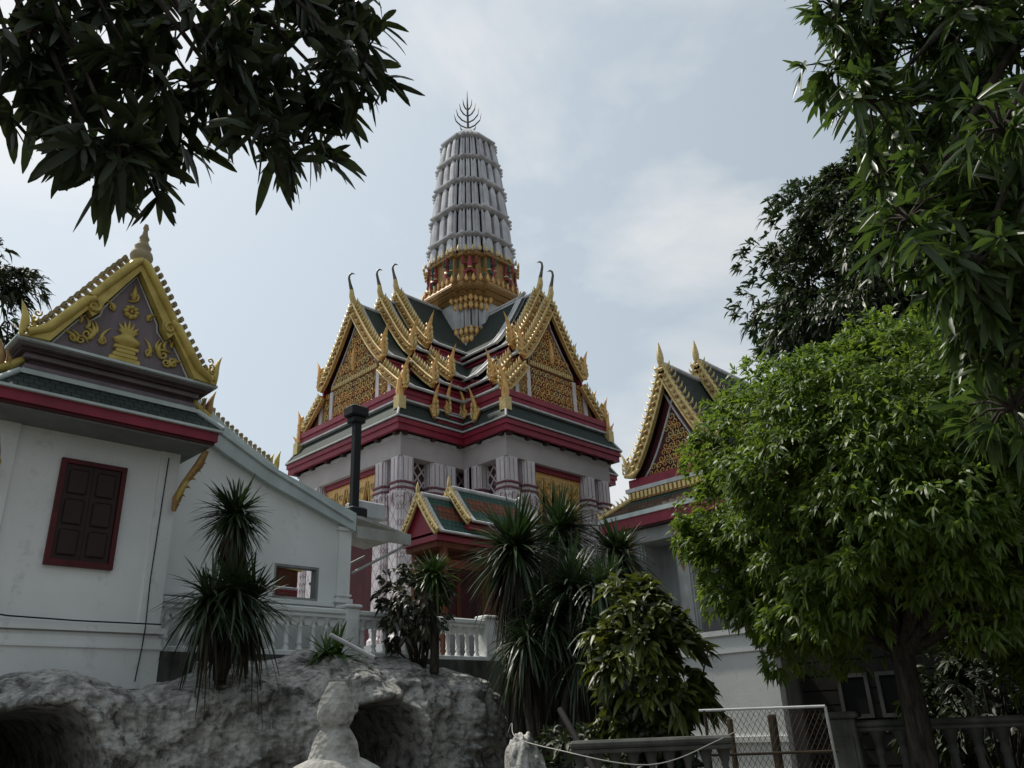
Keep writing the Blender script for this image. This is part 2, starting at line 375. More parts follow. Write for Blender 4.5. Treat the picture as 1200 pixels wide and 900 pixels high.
def roof_profile(zr, ze, w, n=7, ex=1.22):
    return [(w * k / n, ze + (zr - ze) * (1 - k / n) ** ex) for k in range(n + 1)]
def offset_curve(c, d):
    out = []
    for i, (y, z) in enumerate(c):
        a = c[max(i - 1, 0)]; b = c[min(i + 1, len(c) - 1)]
        ty, tz = b[0] - a[0], b[1] - a[1]; l_ = math.hypot(ty, tz)
        out.append((y - tz / l_ * d, z + ty / l_ * d))
    return out
def roof_surface(mb, prof, x0, x1, sgn, mat, th=.07):
    """tiled slope following prof (y,z) from x0 to x1, on the side sgn"""
    vs = []; uv = []; v = 0
    for i, (y, z) in enumerate(prof):
        if i: v += math.hypot(y - prof[i - 1][0], z - prof[i - 1][1])
        vs += [(x0, sgn * y, z), (x1, sgn * y, z)]; uv += [(0, v), (abs(x1 - x0), v)]
    n = len(prof)
    fs = [(2 * i, 2 * i + 1, 2 * i + 3, 2 * i + 2) for i in range(n - 1)]
    mb.add(vs, fs, mat, False, uv)
    lo = [(x, y, z - th) for x, y, z in vs]
    mb.add(lo, [f[::-1] for f in fs], 'soffit')
    for e in (0, 1):
        mb.add([vs[2 * i + e] for i in range(n)] + [lo[2 * i + e] for i in range(n)], [(i, i + 1, n + i + 1, n + i) for i in range(n - 1)], 'white_trim')
def bargeboard(x, prof, sgn, wid, mat, tooth, edge='gold_pale', th=.12, tooth_h=.26, step=.24):
    """gilded verge board with a row of flame teeth along its upper edge"""
    mb = MB()
    up = offset_curve(prof, .06); lo = offset_curve(prof, .06 - wid)
    poly = [(sgn * y, z) for y, z in up] + [(sgn * y, z) for y, z in lo[::-1]]
    n = len(up)
    for a, b in ((x, x - th),):
        vs = [(a, sgn * y, z) for y, z in up] + [(a, sgn * y, z) for y, z in lo]
        v2 = [(b, sgn * y, z) for y, z in up] + [(b, sgn * y, z) for y, z in lo]
        fs = []
        for i in range(n - 1):
            fs += [(i, i + 1, n + i + 1, n + i), (2 * n + i + 1, 2 * n + i, 3 * n + i, 3 * n + i + 1), (i + 1, i, 2 * n + i, 2 * n + i + 1), (n + i, n + i + 1, 3 * n + i + 1, 3 * n + i)]
        fs += [(0, n, 3 * n, 2 * n), (n - 1, 3 * n - 1, 4 * n - 1, 2 * n - 1)]
        mb.add(vs + v2, fs, mat)
    for d_, r_, mm in ((.03, .055, edge), (-wid + .08, .045, edge)):
        mb.tube([(x + .02, sgn * y, z) for y, z in offset_curve(prof, d_)], r_, mm, 5)
    # carved blocks along the board
    tot = 0; acc = [0]
    for i in range(1, n): tot += math.hypot(up[i][0] - up[i - 1][0], up[i][1] - up[i - 1][1]); acc.append(tot)
    def at(curve, d):
        for i in range(1, n):
            if acc[i] >= d - 1e-6:
                t = (d - acc[i - 1]) / (acc[i] - acc[i - 1]); a, b = curve[i - 1], curve[i]
                return (a[0] + (b[0] - a[0]) * t, a[1] + (b[1] - a[1]) * t, (b[0] - a[0]), (b[1] - a[1]))
        return (*curve[-1], 1, -1)
    mid = offset_curve(prof, .06 - wid * .5)
    k = 0; d = .18
    while d < tot - .1:
        y, z, ty, tz = at(mid, d); l_ = math.hypot(ty, tz)
        mb.lathe((0, 0, 0), [], mat) if False else None
        mb.tube([(x + .03, sgn * (y - ty / l_ * step * .3), z - tz / l_ * step * .3), (x + .07, sgn * y, z), (x + .03, sgn * (y + ty / l_ * step * .3), z + tz / l_ * step * .3)], [.03, wid * .2, .03], 'gold_dark' if k % 2 else edge, 5)
        y, z, ty, tz = at(up, d); l_ = math.hypot(ty, tz)
        nrm = Vector((0, sgn * -tz / l_, ty / l_)); dn = Vector((0, -sgn * ty / l_, -tz / l_))
        flame(mb, (x - th * .5, sgn * y, z), nrm, dn, tooth_h, tooth_h * .3, tooth, .45, 4, .6)
        d += step; k += 1
    return mb
def naga(x, y, z, sgn, h, mat='gold'):
    """many-flamed naga head finial curling up at a roof corner"""
    mb = MB(); o = Vector((0, sgn, 0)); u = Vector((0, 0, 1))
    flame(mb, (x, y - sgn * .03, z - .14), u, o, h * 1.08, h * .105, mat, .20, 6, .7)
    for k in range(4):
        zz = z + h * (.02 + .17 * k); flame(mb, (x, y - sgn * (.02 + .03 * k), zz), u * .8 - o * .75, o, h * (.36 - .05 * k), h * .06, mat, .35, 5, .7)
        if k < 3: flame(mb, (x, y + sgn * .05, zz - .04), u + o * .5, -o, h * (.26 - .04 * k), h * .05, 'gold_pale', .25, 5, .7)
    flame(mb, (x, y - sgn * .30, z - .05), u, o, h * .55, h * .08, mat, .25, 5, .7)
    flame(mb, (x, y - sgn * .48, z + .03), u, o, h * .40, h * .065, mat, .25, 5, .7)
    mb.tube([(x, y - sgn * .6, z + .08), (x, y - sgn * .25, z - .12), (x, y + sgn * .04, z - .06)], [.06, .11, .07], mat, 6)
    return mb
def chofa(x, z, h, out=1, mat='bronze'):
    """slender horn finial: bulb, then a long S-curve"""
    mb = MB()
    pts = [(-.25, -.15), (.0, .05), (.08, .22), (.10, .42), (.18, .62), (.24, .8), (.22, .93), (.12, 1.02), (-.03, 1.04)]
    rad = [.10, .13, .12, .085, .06, .05, .045, .04, .01]
    mb.tube([(x + out * a * h * .8, 0, z + b * h) for a, b in pts[:4]], [r_ * h * .8 for r_ in rad[:4]], 'gold_pale', 6)
    mb.tube([(x + out * a * h * .8, 0, z + b * h) for a, b in pts[3:]], [r_ * h * .8 for r_ in rad[3:]], mat, 6)
    return mb

def carve(mb, inside, y0, y1, z0, z1, x, step, mat='gold', mat2='gold_pale', seed=1, U=Vector((0, 1, 0)), V=Vector((0, 0, 1)), place=None):
    rs = random.Random(seed); z = z0; row = 0
    while z < z1:
        y = y0 + (row % 2) * step * .5
        while y < y1:
            if inside(y, z):
                p = Vector((x, y, z)) if place is None else place(y, z)
                sgn = 1 if y > (y0 + y1) / 2 else -1
                curl(mb, p, U, V, step * rs.uniform(.44, .6), mat if rs.random() < .6 else mat2, 1.3, sgn * (1 if row % 2 else -1), rs.uniform(-.6, .6) + (0 if sgn > 0 else math.pi))
            y += step
        z += step * .84; row += 1

def wing(deg, Lend, tiers, w1, w2, b, dz0, gables, seed, fine=True, tips=None):
    X = WX(deg)
    for ti, (Lx, zr, ze1, ze2) in enumerate(tiers):
        p1 = roof_profile(zr, ze1, w1); p2 = roof_profile(ze1 - .42, ze2, 1, 4, 1.1)
        p2 = [(w1 - .22 + (w2 - w1 + .22) * t, z) for t, z in p2]
        # roof
        mb = MB(X)
        for s in (1, -1):
            roof_surface(mb, p1, 0.02, Lx, s, 'tile_dark'); roof_surface(mb, p2, 0.02, Lx - .02, s, 'tile_dark')
        mb.tube([(.1, 0, zr + .03), (Lx - .5, 0, zr + .03), (Lx - .1, 0, zr + .16)], .09, 'white_trim', 6)
        for s in (1, -1):
            for pp in (p1, p2):   # white verge strips on the tiles and white eave line
                oc = offset_curve(pp, .03); o2 = offset_curve(pp, .025); vv = [(x_, s * y, z) for y, z in o2 for x_ in (Lx - .52, Lx - .20)]; mb.add(vv, [(2 * i, 2 * i + 1, 2 * i + 3, 2 * i + 2) for i in range(len(o2) - 1)], 'white_trim'); mb.tube([(Lx - .52, s * y, z) for y, z in oc], .05, 'white_trim', 4)
                mb.tube([(.05, s * pp[-1][0], pp[-1][1] + .03), (Lx - .05, s * pp[-1][0], pp[-1][1] + .03)],   .07, 'white_trim', 4)
        roof = mb.build('tiled_roof', temple)
        # red fascias under both eaves
        for s in (1, -1):
            mb = MB(X)
            for (yy, zz, dpt) in ((w1 - .13, ze1 - .085, .36), (w2 - .16, ze2 - .085, .40)):
                a, c = sorted((s * yy, s * (yy - .1)))
                mb.box(.04, Lx - .16, a, c, zz - dpt, zz, 'red')
                a, c = sorted((s * (yy + .05), s * (yy - .02)))
                mb.box(.04, Lx - .15, a, c, zz - .12, zz - .03, 'red'); mb.build('fascia', roof); mb = MB(X)
        if gables[ti]:
            for s in (1, -1):
                for pp in (p1, p2):
                    mb = bargeboard(Lx, pp, s, .42 if pp is p1 else .36, 'gold', 'gold_pale', tooth_h=.32); mb.X = X
                    mb.v = [tuple(X @ Vector(v)) for v in mb.v]; mb.build('bargeboard', roof)
                    nb = naga(Lx - .05, s * (pp[-1][0] + .02), pp[-1][1] + .02, s, 1.45 if pp is p1 else 1.35)
                    nb.v = [tuple(X @ Vector(v)) for v in nb.v]; nb.build('naga_finial', roof)
            cb = chofa(Lx - .05, zr + .05, 1.42); cb.v = [tuple(X @ Vector(v)) for v in cb.v]; cb.build('horn_finial', roof)
    # gable front of the outermost tier
    Lx, zr, ze1, ze2 = tiers[0]
    p1 = roof_profile(zr, ze1, w1); xg = Lx - .34
    ped = MB(X)
    inn = offset_curve(p1, -.22)
    poly = [(y, z) for y, z in inn if y > 0]; poly = [(0.0, poly[0][1] + .28)] + poly
    full = [(-y, z) for y, z in poly[::-1][:-1]] + poly
    full = full + [(w2 - .35, ze2 - .05), (-(w2 - .35), ze2 - .05)]
    ped.prism(full, 'x', xg - .1, xg, 'dark_red')
    in2 = offset_curve(p1, -.55); tri = [(y, z) for y, z in in2 if y > 0]
    top = tri[0][1] + .45; base = ze1 - .05; hw = lambda z: max(0, np.interp(-z, [-t[1] for t in [(0, top)] + tri], [t[0] for t in [(0, top)] + tri]))
    hb = hw(base + .02)
    ped.prism([(-hb, base)] + [(-y, z) for y, z in tri[::-1] if z > base] + [(0, top)] + [(y, z) for y, z in tri if z > base] + [(hb, base)], 'x', xg - .02, xg + .06, 'carved_ground')
    for s in (1, -1):   # white frame lines of the triangle
        ped.tube([(xg + .07, 0, top + .08)] + [(xg + .07, s * (y + .05), z) for y, z in tri if z > base] + [(xg + .07, s * (hb + .05), base)], .04, 'white_trim', 4)
    # dentil band, lower register with white piers
    lz0 = ze2 + .02
    ped.box(xg - .02, xg + .10, -hb - .1, hb + .1, base - .26, base - .02, 'gold_dark')
    k = -hb
    while k < hb: ped.box(xg + .1, xg + .15, k, k + .07, base - .24, base - .05, 'gold_pale'); k += .13
    ped.box(xg - .02, xg + .05, -1.15 * w1 / 2.4 - .35, 1.15 * w1 / 2.4 + .35, lz0, base - .27, 'carved_ground')
    for s in (1, -1):
        for yy in (w1 * .70, w1 * 1.04):
            ped.box(xg - .02, xg + .10, s * yy - .11, s * yy + .11, lz0, base - .3 - (.35 if yy > w1 else 0), 'col_plain')
        ped.prism([(s * (w1 * .74), lz0), (s * (w2 - .55), lz0), (s * w1 * .98, base - .45), (s * (w1 * .74), base - .30)], 'x', xg - .02, xg + .04, 'gold_dark')
    pobj = ped.build('pediment', temple)
    cv = MB(X)
    carve(cv, lambda y, z: abs(y) < hw(z) - .1, -hb, hb, base + .12, top - .1, xg + .09, .31, seed=seed)
    cv.build('gold_carving', pobj); cv = MB(X)
    for s_ in (1, -1):
        carve(cv, lambda y, z: w1 * .74 + .1 < s_ * y < w1 * .98 - .1, -w1, w1, lz0 + .12, base - .36, xg + .08, .29, seed=seed + 2); cv.build('gold_carving', pobj); cv = MB(X)
    carve(cv, lambda y, z: abs(y) < w1 * .7 - .2, -w1, w1, lz0 + .12, base - .36, xg + .08, .29, seed=seed + 1)
    cv.build('gold_carving', pobj); cv = MB(X)
    flame(cv, (xg + .1, 0, base + .15), (0, 0, 1), (0, 0.01, 0), (top - base) * .55, .2, 'gold', 0, 6, .6)
    cv.build('gold_carving', pobj)
    # red fascia box round the gable foot
    z1 = 13.84 + dz0; mb = MB(X)
    bb = b - .34
    mb.box(0.03, Lend - .38, -bb, bb, 13.36 + dz0, z1 - .24, 'red'); mb.box(0.03, Lend - .33, -bb - .05, bb + .05, z1 - .24, z1, 'red')
    mb.box(0.03, Lend - .34, -bb - .04, bb + .04, 13.30 + dz0, 13.37 + dz0, 'white_trim')
    mb.build('gable_base', temple)
    # skirt roof: front and side slopes, hips, telescoped inner part
    for part, (xe, zz, inner) in enumerate(((Lend, 0, 0), (Lend - 1.9, .36, 1), (Lend - 2.65, .70, 2))):
        mb = MB(X)
        bs = b - .10 * inner; zt = 13.32 + dz0 + zz - .02 * inner; zb = 12.46 + dz0 + zz; bi = bs - .52; xi = xe - .52
        vs = [(0.01, -bs, zb), (xe, -bs, zb), (xe, bs, zb), (.01, bs, zb), (.01, -bi, zt), (xi, -bi, zt), (xi, bi, zt), (.01, bi, zt)]
        for f in ((0, 1, 5, 4), (1, 2, 6, 5), (2, 3, 7, 6)):
            q = [Vector(vs[i]) for i in f]; Lh = (q[1] - q[0]).length; Vh = (q[3] - q[0]).length
            if inner and f == (1, 2, 6, 5): continue
            mb.add([vs[i] for i in f], [(0, 1, 2, 3)], 'tile_dark', False, [(0, Vh), (Lh, Vh), (Lh - .4, 0), (.4, 0)])
        mb.add([(.01, -bs, zb - .02), (xe, -bs, zb - .02), (xe, bs, zb - .02), (.01, bs, zb - .02)], [(3, 2, 1, 0)], 'soffit')
        for s in (1, -1):
            mb.tube([(xe - .01, s * (bs - .01), zb + .03), (xi, s * bi, zt + .05)], .05, 'white_trim', 5)
            mb.tube([(.05, s * (bs - .01), zb + .03), (xe, s * (bs - .01), zb + .03)], .045, 'white_trim', 4)
        if not inner:
            mb.tube([(xe - .01, -bs, zb + .03), (xe - .01, bs, zb + .03)], .045, 'white_trim', 4)
            for s in (1, -1): mb.tube([(xi + .03, -bi, zt + .03), (xi + .03, bi, zt + .03)], .045, 'white_trim', 4); mb.tube([(.1, s * (bi + .03), zt + .03), (xi, s * (bi + .03), zt + .03)], .045, 'white_trim', 4)
        sk = mb.build('skirt_roof', temple)
        for s in (1, -1):
            mb = MB(X)
            for (i0, z_0, z_1) in ((.10, zb - .46, zb - .03), (.04, zb - .22, zb - .032)):
                a, c = sorted((s * (bs - i0), s * (bs - i0 - .14))); mb.box(.04 + i0, xe - i0 - .142, a, c, z_0 + .001, z_1 - .001, 'red')
            if not inner:   # rafter blocks under the eave
                for k in range(5):
                    a, c = sorted((s * (bs - .75), s * (bs - .22))); xx = .8 + k * (xe - 1.4) / 4; mb.box(xx - .09, xx + .09, a, c, zb - .565, zb - .245, 'soffit')
            mb.build('fascia', sk)
        if not inner:
            mb = MB(X)
            for (i0, z_0, z_1) in ((.10, zb - .46, zb - .03), (.04, zb - .22, zb - .032)): mb.box(xe - i0 - .14, xe - i0, -bs + i0, bs - i0, z_0, z_1, 'red')
            for k in range(-3, 4): mb.box(xe - .75, xe - .22, k * bs * .29 - .09, k * bs * .29 + .09, zb - .56, zb - .24, 'soffit')
            mb.build('fascia', sk)
        for s in (1, -1):
            if inner:
                nb = naga(xe - .1, s * (bs - .06), zb + .10, s, 1.45)
                bg_ = MB(); bg_.tube([(xe, s * bs, zb + .02), (xe, s * (bi + .1), zt), (xe, s * (bi - .3), zt + .35)], .1, 'gold', 5)
                for k in range(4):
                    t = k / 3; flame(bg_, (xe, s * (bs - .5 * t), zb + .1 + .9 * t), (0, .3 * s, 1), (0, s, 0), .28, .08, 'gold_pale', .3, 4)
                nb.v += []; bg_.v = [tuple(X @ Vector(v)) for v in bg_.v]; bg_.build('bargeboard', sk)
            else:
                nb = MB(); cx_, cy_ = xi + .14, s * (bi + .14)
                nb.box(cx_ - .17, cx_ + .17, cy_ - .17, cy_ + .17, zt - .42, zt + .12, 'gold_pale')
                flame(nb, (cx_, cy_, zt), (0, 0, 1), (.5, .5 * s, 0), 1.05, .17, 'gold', .15, 6, .8)
                flame(nb, (cx_ + .05, cy_ + .1 * s, zt - .1), (0, 0, 1), (.6, .6 * s, 0), .6, .13, 'gold', .4, 5, .8)
                flame(nb, (cx_ - .12, cy_ - .05 * s, zt - .05), (0, 0, 1), (.3, -.5 * s, 0), .55, .11, 'gold', .3, 5, .8)
            nb.v = [tuple(X @ Vector(v)) for v in nb.v]; nb.build('naga_finial' if inner else 'corner_finial', sk)
    # entablature, walls, columns, screens
    mb = MB(X); be = b - .42; xe = Lend - .48; e = .004 * (seed % 7)
    mb.box(.05, xe, -be, be, 11.10 + dz0, 12.02 + dz0 - e, 'temple_white'); mb.box(.05, xe - .62, -be + .62, be - .62, 4.2, 11.11 + dz0, 'temple_white')
    mb.box(.05, xe + .05, -be - .05, be + .05, 11.86 + dz0, 12.0 + dz0 - e, 'white_trim')
    mb.build('wall', temple)
    cw = .40
    spots = []
    for s in (1, -1):
        spots += [(xe - .36, s * (be - .36)), (xe - .36, s * (be - .36 - .98)), (xe - .36 - 1.55, s * (be - .36)), (3.9 if Lend > 6.7 else 3.8, s * (be - .36))]
    for (x_, y_) in spots:
        mb = MB(X)
        prof = [(4.2, 1.25), (4.5, 1.25), (4.6, 1.05), (4.95, 1.12), (5.05, 1.0), (9.130, .95), (9.530, 1.12), (9.680, 1.2), (9.740, .98), (9.820, .98)]
        mb.loft([[(x_ + px * cw * k_, y_ + py * cw * k_, z_ + (dz0 if z_ > 6 else 0)) for px, py in redent(1, PILLAR)] for z_, k_ in prof], 'column', False)
        for z_ in (9.820, 10.040):
            mb.loft([[(x_ + px * cw * k_, y_ + py * cw * k_, z_ + zz + dz0) for px, py in redent(1, PILLAR)] for zz, k_ in ((0, 1.0), (.03, 1.12), (.07, 1.12), (.10, 1.0))], 'col_line', False)
        col = mb.build('column', temple)
        mb = MB(X)
        mb.loft([[(x_ + px * cw * k_, y_ + py * cw * k_, z_ + dz0) for px, py in redent(1, PILLAR)] for z_, k_ in ((9.920, .93), (10.040, .93))], 'col_plain', False)
        mb.loft([[(x_ + px * cw * k_, y_ + py * cw * k_, z_ + dz0) for px, py in redent(1, PILLAR)] for z_, k_ in ((10.140, .92), (11.098, .92))], 'col_plain', False)
        for k in range(4):
            a = k * math.pi / 2
            for o_ in (-.28, 0, .28):
                cxx = x_ + math.cos(a) * cw * .925 - math.sin(a) * o_ * cw * 2; cyy = y_ + math.sin(a) * cw * .925 + math.cos(a) * o_ * cw * 2
                mb.box(cxx - .009, cxx + .009, cyy - .009, cyy + .009, 10.180 + dz0, 11.040 + dz0, 'col_line')
            for o_ in (-.6, -.2, .2, .6):   # lotus petals under the rings
                cxx = x_ + math.cos(a) * cw * 1.06 - math.sin(a) * o_ * cw; cyy = y_ + math.sin(a) * cw * 1.06 + math.cos(a) * o_ * cw
                mb.tube([(cxx, cyy, 9.080 + dz0), (cxx + math.cos(a) * .05, cyy + math.sin(a) * .05, 9.430 + dz0), (cxx + math.cos(a) * .06, cyy + math.sin(a) * .06, 9.640 + dz0)], [.004, .028, .012], 'col_line' if o_ in (-.6, .2) else 'col_plain', 4)
        mb.build('capital', col)
    # lattice screens on the sides, gilded hanging valance in the front opening
    for s in (1, -1):
        mb = MB(X); yy = s * (be - .5); a, c = sorted((yy, yy - s * .06))
        mb.box(.3, xe - .8, a, c, 5.2, 11.095 + dz0, 'lattice'); mb.build('lattice_screen', temple)
    mb = MB(X); xf = xe - .5; hwid = be - 1.78
    mb.box(xf - .1, xf, -hwid - .1, hwid + .1, 4.2, 11.096 + dz0, 'dark_red'); mb.box(xf + .001, xf + .3, -hwid, hwid, 10.880 + dz0, 11.094 + dz0, 'red')
    for s in (1, -1): mb.box(xf - .02, xf + .05, s * (be - 1.0) - .22, s * (be - 1.0) + .22, 4.25, 11.090 + dz0, 'gold_dark')
    op = mb.build('doorway', temple)
    mb = MB(X); nn = 5
    for k in range(nn):
        y0 = -hwid + 2 * hwid * k / nn; y1 = y0 + 2 * hwid / nn; ym = (y0 + y1) / 2; dep = 1.9 if k in (0, 4) else (1.55 if k in (1, 3) else 1.25)
        mb.prism([(y0, 10.870 + dz0), (y0 + .02, 10.430 + dz0), (ym, 10.580 + dz0 - dep), (y1 - .02, 10.430 + dz0), (y1, 10.870 + dz0)], 'x', xf + .1, xf + .2, 'gold')
        mb.tube([(xf + .22, y0 + .06, 10.680 + dz0), (xf + .24, ym, 10.630 + dz0 - dep), (xf + .22, y1 - .06, 10.680 + dz0)], .035, 'gold_pale', 4)
        curl(mb, Vector((xf + .22, ym, 10.380 + dz0)), Vector((0, 1, 0)), Vector((0, 0, 1)), .16, 'gold_pale')
        curl(mb, Vector((xf + .22, ym, 9.980 + dz0)), Vector((0, 1, 0)), Vector((0, 0, 1)), .11, 'gold_pale', 1.3, -1)
    mb.build('valance', op)

LT = [(6.45, 19.05, 15.72, 13.86), (4.95, 19.85, 16.45, 14.45), (4.05, 20.5, 17.05, 15.0)]
RT = [(6.05, 19.0, 15.82, 13.92), (5.45, 19.75, 16.45, 14.5), (4.6, 19.9, 16.75, 14.9)]
wing(180, 6.9, LT, 2.42, 3.85, 4.02, 0, (1, 1, 1), 3)
wing(-90, 6.5, RT, 2.1, 3.3, 3.61, .006, (1, 1, 0), 8)
wing(0, 6.5, LT[:2], 2.42, 3.85, 4.02, .012, (1, 0), 13)
wing(90, 6.5, RT[:2], 2.1, 3.3, 3.61, .018, (1, 0), 19)

# ---- tower
SX = Matrix.Translation((TX + .43, TY - .43, -.5))
mb = MB(SX)
mb.loft([[(x, y, z) for x, y in redent(r_ / 1.09, PRANG)] for r_, z in ((1.86, 14), (1.86, 21.0))], 'white_trim')
for (z, r0, r1, h) in ((21.0, 1.9, 2.05, .18), (21.18, 2.1, 2.3, .2), (21.38, 2.36, 2.52, .2), (21.58, 2.52, 2.46, .22)):
    mb.loft([[(x, y, zz) for x, y in redent(q / 1.09, PRANG)] for q, zz in ((r0, z), (r1, z + h * .6), (r1 - .03, z + h))], 'gold_dark')
tb = mb.build('tower_base', temple)
for k in range(4):
    mb = MB(SX); a = R(45 + 90 * k); ca, sa = math.cos(a), math.sin(a)
    for (z, rr, nb_, wd, hw_) in ((17.75, 1.66, 3, .12, .30), (18.15, 1.74, 5, .12, .42), (18.55, 1.83, 5, .13, .55), (18.95, 1.92, 7, .13, .72), (19.35, 1.99, 7, .13, .86), (20.75, 1.96, 7, .13, .86), (21.12, 2.06, 9, .13, 1.05)):
        for sgn_ in (1, -1):   # stepped band behind the petals
            mb.tube([(ca * rr, sa * rr, z + .14), (ca * (rr - hw_ * .42) - sa * sgn_ * hw_, sa * (rr - hw_ * .42) + ca * sgn_ * hw_, z + .14)], .07, 'gold_dark', 4)
        for j in range(nb_):
            o_ = (j - (nb_ - 1) / 2) * 2 * hw_ / nb_; dd = rr - abs(o_) * .42
            flame(mb, (ca * dd - sa * o_, sa * dd + ca * o_, z - .18), (0, 0, 1), (ca, sa, 0), .42, wd, 'gold_pale' if j % 2 else 'gold', .12, 6, .8)
            mb.lathe((ca * dd - sa * o_, sa * dd + ca * o_, z - .12), [(.02, -.14), (wd * .8, -.04), (wd * .8, .06), (.02, .14)], 'gold', 6)
    for j in range(5):
        o_ = (j - 2) * .32; dd = 1.9 - abs(o_) * .42
        mb.tube([(ca * dd - sa * o_, sa * dd + ca * o_, 19.6), (ca * dd - sa * o_, sa * dd + ca * o_, 20.65)], .045, 'maroon', 5)
    mb.build('lotus_moulding', tb)
mb = MB(SX)   # gilded frieze with guardian figures
mb.loft([[(x, y, z) for x, y in redent(r_ / 1.09, PRANG)] for r_, z in ((2.36, 21.8), (2.40, 22.0), (2.22, 22.05), (2.14, 23.3), (2.34, 23.34), (2.38, 23.5), (2.24, 23.62))], 'gold_dark')
for k in range(44):
    a = k * 2 * math.pi / 44; c, s_ = math.cos(a), math.sin(a)
    rr = 2.42 / 1.09 / max(abs(c), abs(s_), (abs(c) + abs(s_)) / 1.54)
    flame(mb, (c * rr, s_ * rr, 23.45), (0, 0, 1), (c, s_, 0), .36, .10, 'gold_pale', .1, 4, .7); flame(mb, (c * rr * 1.01, s_ * rr * 1.01, 21.75), (0, 0, 1), (c, s_, 0), .4, .1, 'gold', .1, 4, .7)
fr = mb.build('frieze', temple)
for k in range(4):
    for j, o_ in enumerate((-1.75, -.92, 0, .92, 1.75)):
        a = R(45 + 90 * k); rr = 2.17 - (abs(o_) * .36 if abs(o_) < 1 else .62 + (abs(o_) - 1.0) * .62)
        p = Vector((math.cos(a) * rr - math.sin(a) * o_, math.sin(a) * rr + math.cos(a) * o_, 22.05)); mm = 'fig_green' if j in (1, 3) else 'blossom_red'
        rt = Vector((-math.sin(a), math.cos(a), 0)); ot = Vector((math.cos(a), math.sin(a), 0))
        f = MB(SX)
        for s in (1, -1):
            f.tube([p + rt * s * .22, p + rt * s * .26 + ot * .12 + Vector((0, 0, .28)), p + rt * s * .08 + Vector((0, 0, .45))], [.07, .09, .1], mm, 5)
            f.tube([p + rt * s * .12 + Vector((0, 0, .85)), p + rt * s * .34 + ot * .06 + Vector((0, 0, .8)), p + rt * s * .36 + ot * .06 + Vector((0, 0, 1.2))], [.07, .06, .05], mm, 5)
        f.tube([p + Vector((0, 0, .4)), p + ot * .05 + Vector((0, 0, .65)), p + Vector((0, 0, .9)), p + ot * .03 + Vector((0, 0, 1.02)), p + ot * .03 + Vector((0, 0, 1.14)), p + Vector((0, 0, 1.32))], [.14, .13, .15, .09, .1, .02], mm, 6)
        f.tube([p + Vector((0, 0, .5)) + ot * .08, p + Vector((0, 0, .58)) + ot * .08], [.15, .12], 'gold_pale', 6)
        f.build('guardian_figure', fr)
sp = MB(SX)
TZ = [(23.55, 2.27), (24.65, 2.2), (26.4, 2.08), (28.2, 1.9), (29.8, 1.74), (31.4, 1.5)]
sp.loft([[(x, y, z) for x, y in redent(r_ / 1.09 * .83, PRANG)] for z, r_ in TZ], 'spire_gap_shade')
sp.loft([[(x, y, z) for x, y in redent(q / 1.09, PRANG)] for z, q in ((31.4, 1.5), (31.75, 1.3), (32.1, .98), (32.4, .68), (32.62, .45), (32.72, .2))], 'spire_white', True)
spire = sp.build('spire', temple)
for i in range(5):
    (z0, r0), (z1, r1) = TZ[i], TZ[i + 1]
    t = MB(SX)
    # rounded flutes with pointed heads on every face of the stepped outline
    A = redent(1 / 1.09, PRANG); n = len(A)
    for k in range(n):
        p, q = A[k], A[(k + 1) % n]; ln = math.hypot(q[0] - p[0], q[1] - p[1]); nf = 3 if ln > .6 else 1
        if ln < .11: nf = 1
        tx, ty = (q[0] - p[0]) / ln, (q[1] - p[1]) / ln; nx, ny = ty, -tx
        for j in range(nf):
            c0 = (j + .5) / nf; hw_ = ln / nf * .5 * (.66 if nf > 1 else .58)
            rings = []
            for (tt, sh) in ((0, 1), (.70, 1), (.84, .72), (.95, .12)):
                z = z0 + .10 + (z1 - z0 - .20) * tt; rr = r0 + (r1 - r0) * tt
                cx_, cy_ = (p[0] + (q[0] - p[0]) * c0) * rr, (p[1] + (q[1] - p[1]) * c0) * rr; w_ = hw_ * rr * sh
                rings.append([(cx_ + tx * w_ * a + nx * b_ * min(w_, .16), cy_ + ty * w_ * a + ny * b_ * min(w_, .16), z) for a, b_ in ((-1, -1.5), (-1, .05), (-.75, .22), (0, .30), (.75, .22), (1, .05), (1, -1.5))])
            t.loft(rings, 'spire_white', False)
    # projecting cornice of the storey
    t.loft([[(x, y, z) for x, y in redent(q / 1.09, PRANG)] for z, q in ((z1 - .12, r1 * .93), (z1 - .06, r1 * 1.02), (z1 - .02, r1 * 1.06), (z1 + .08, r1 * 1.06), (z1 + .14, r1 * .95))], 'spire_white')
    t.build('spire_tier', spire)
f = MB(SX)   # trident finial
f.tube([(0, 0, 32.5), (0, 0, 33.2), (0, 0, 34.6), (0, 0, 35.7)], [.09, .07, .05, .01], 'bronze', 6)
for lv, (z, rr, hh) in enumerate(((32.75, .46, .42), (33.0, .78, 1.05), (33.4, .66, 1.05), (33.85, .46, .95), (34.3, .26, .8))):
    for k in range(4):
        a = R(45 + 90 * k); c, s = math.cos(a), math.sin(a)
        f.tube([(0, 0, z), (c * rr * .5, s * rr * .5, z + hh * .2), (c * rr * .85, s * rr * .85, z + hh * .52), (c * rr, s * rr, z + hh)], [.04, .045, .04, .008], 'bronze', 5)
f.build('trident_finial', temple)

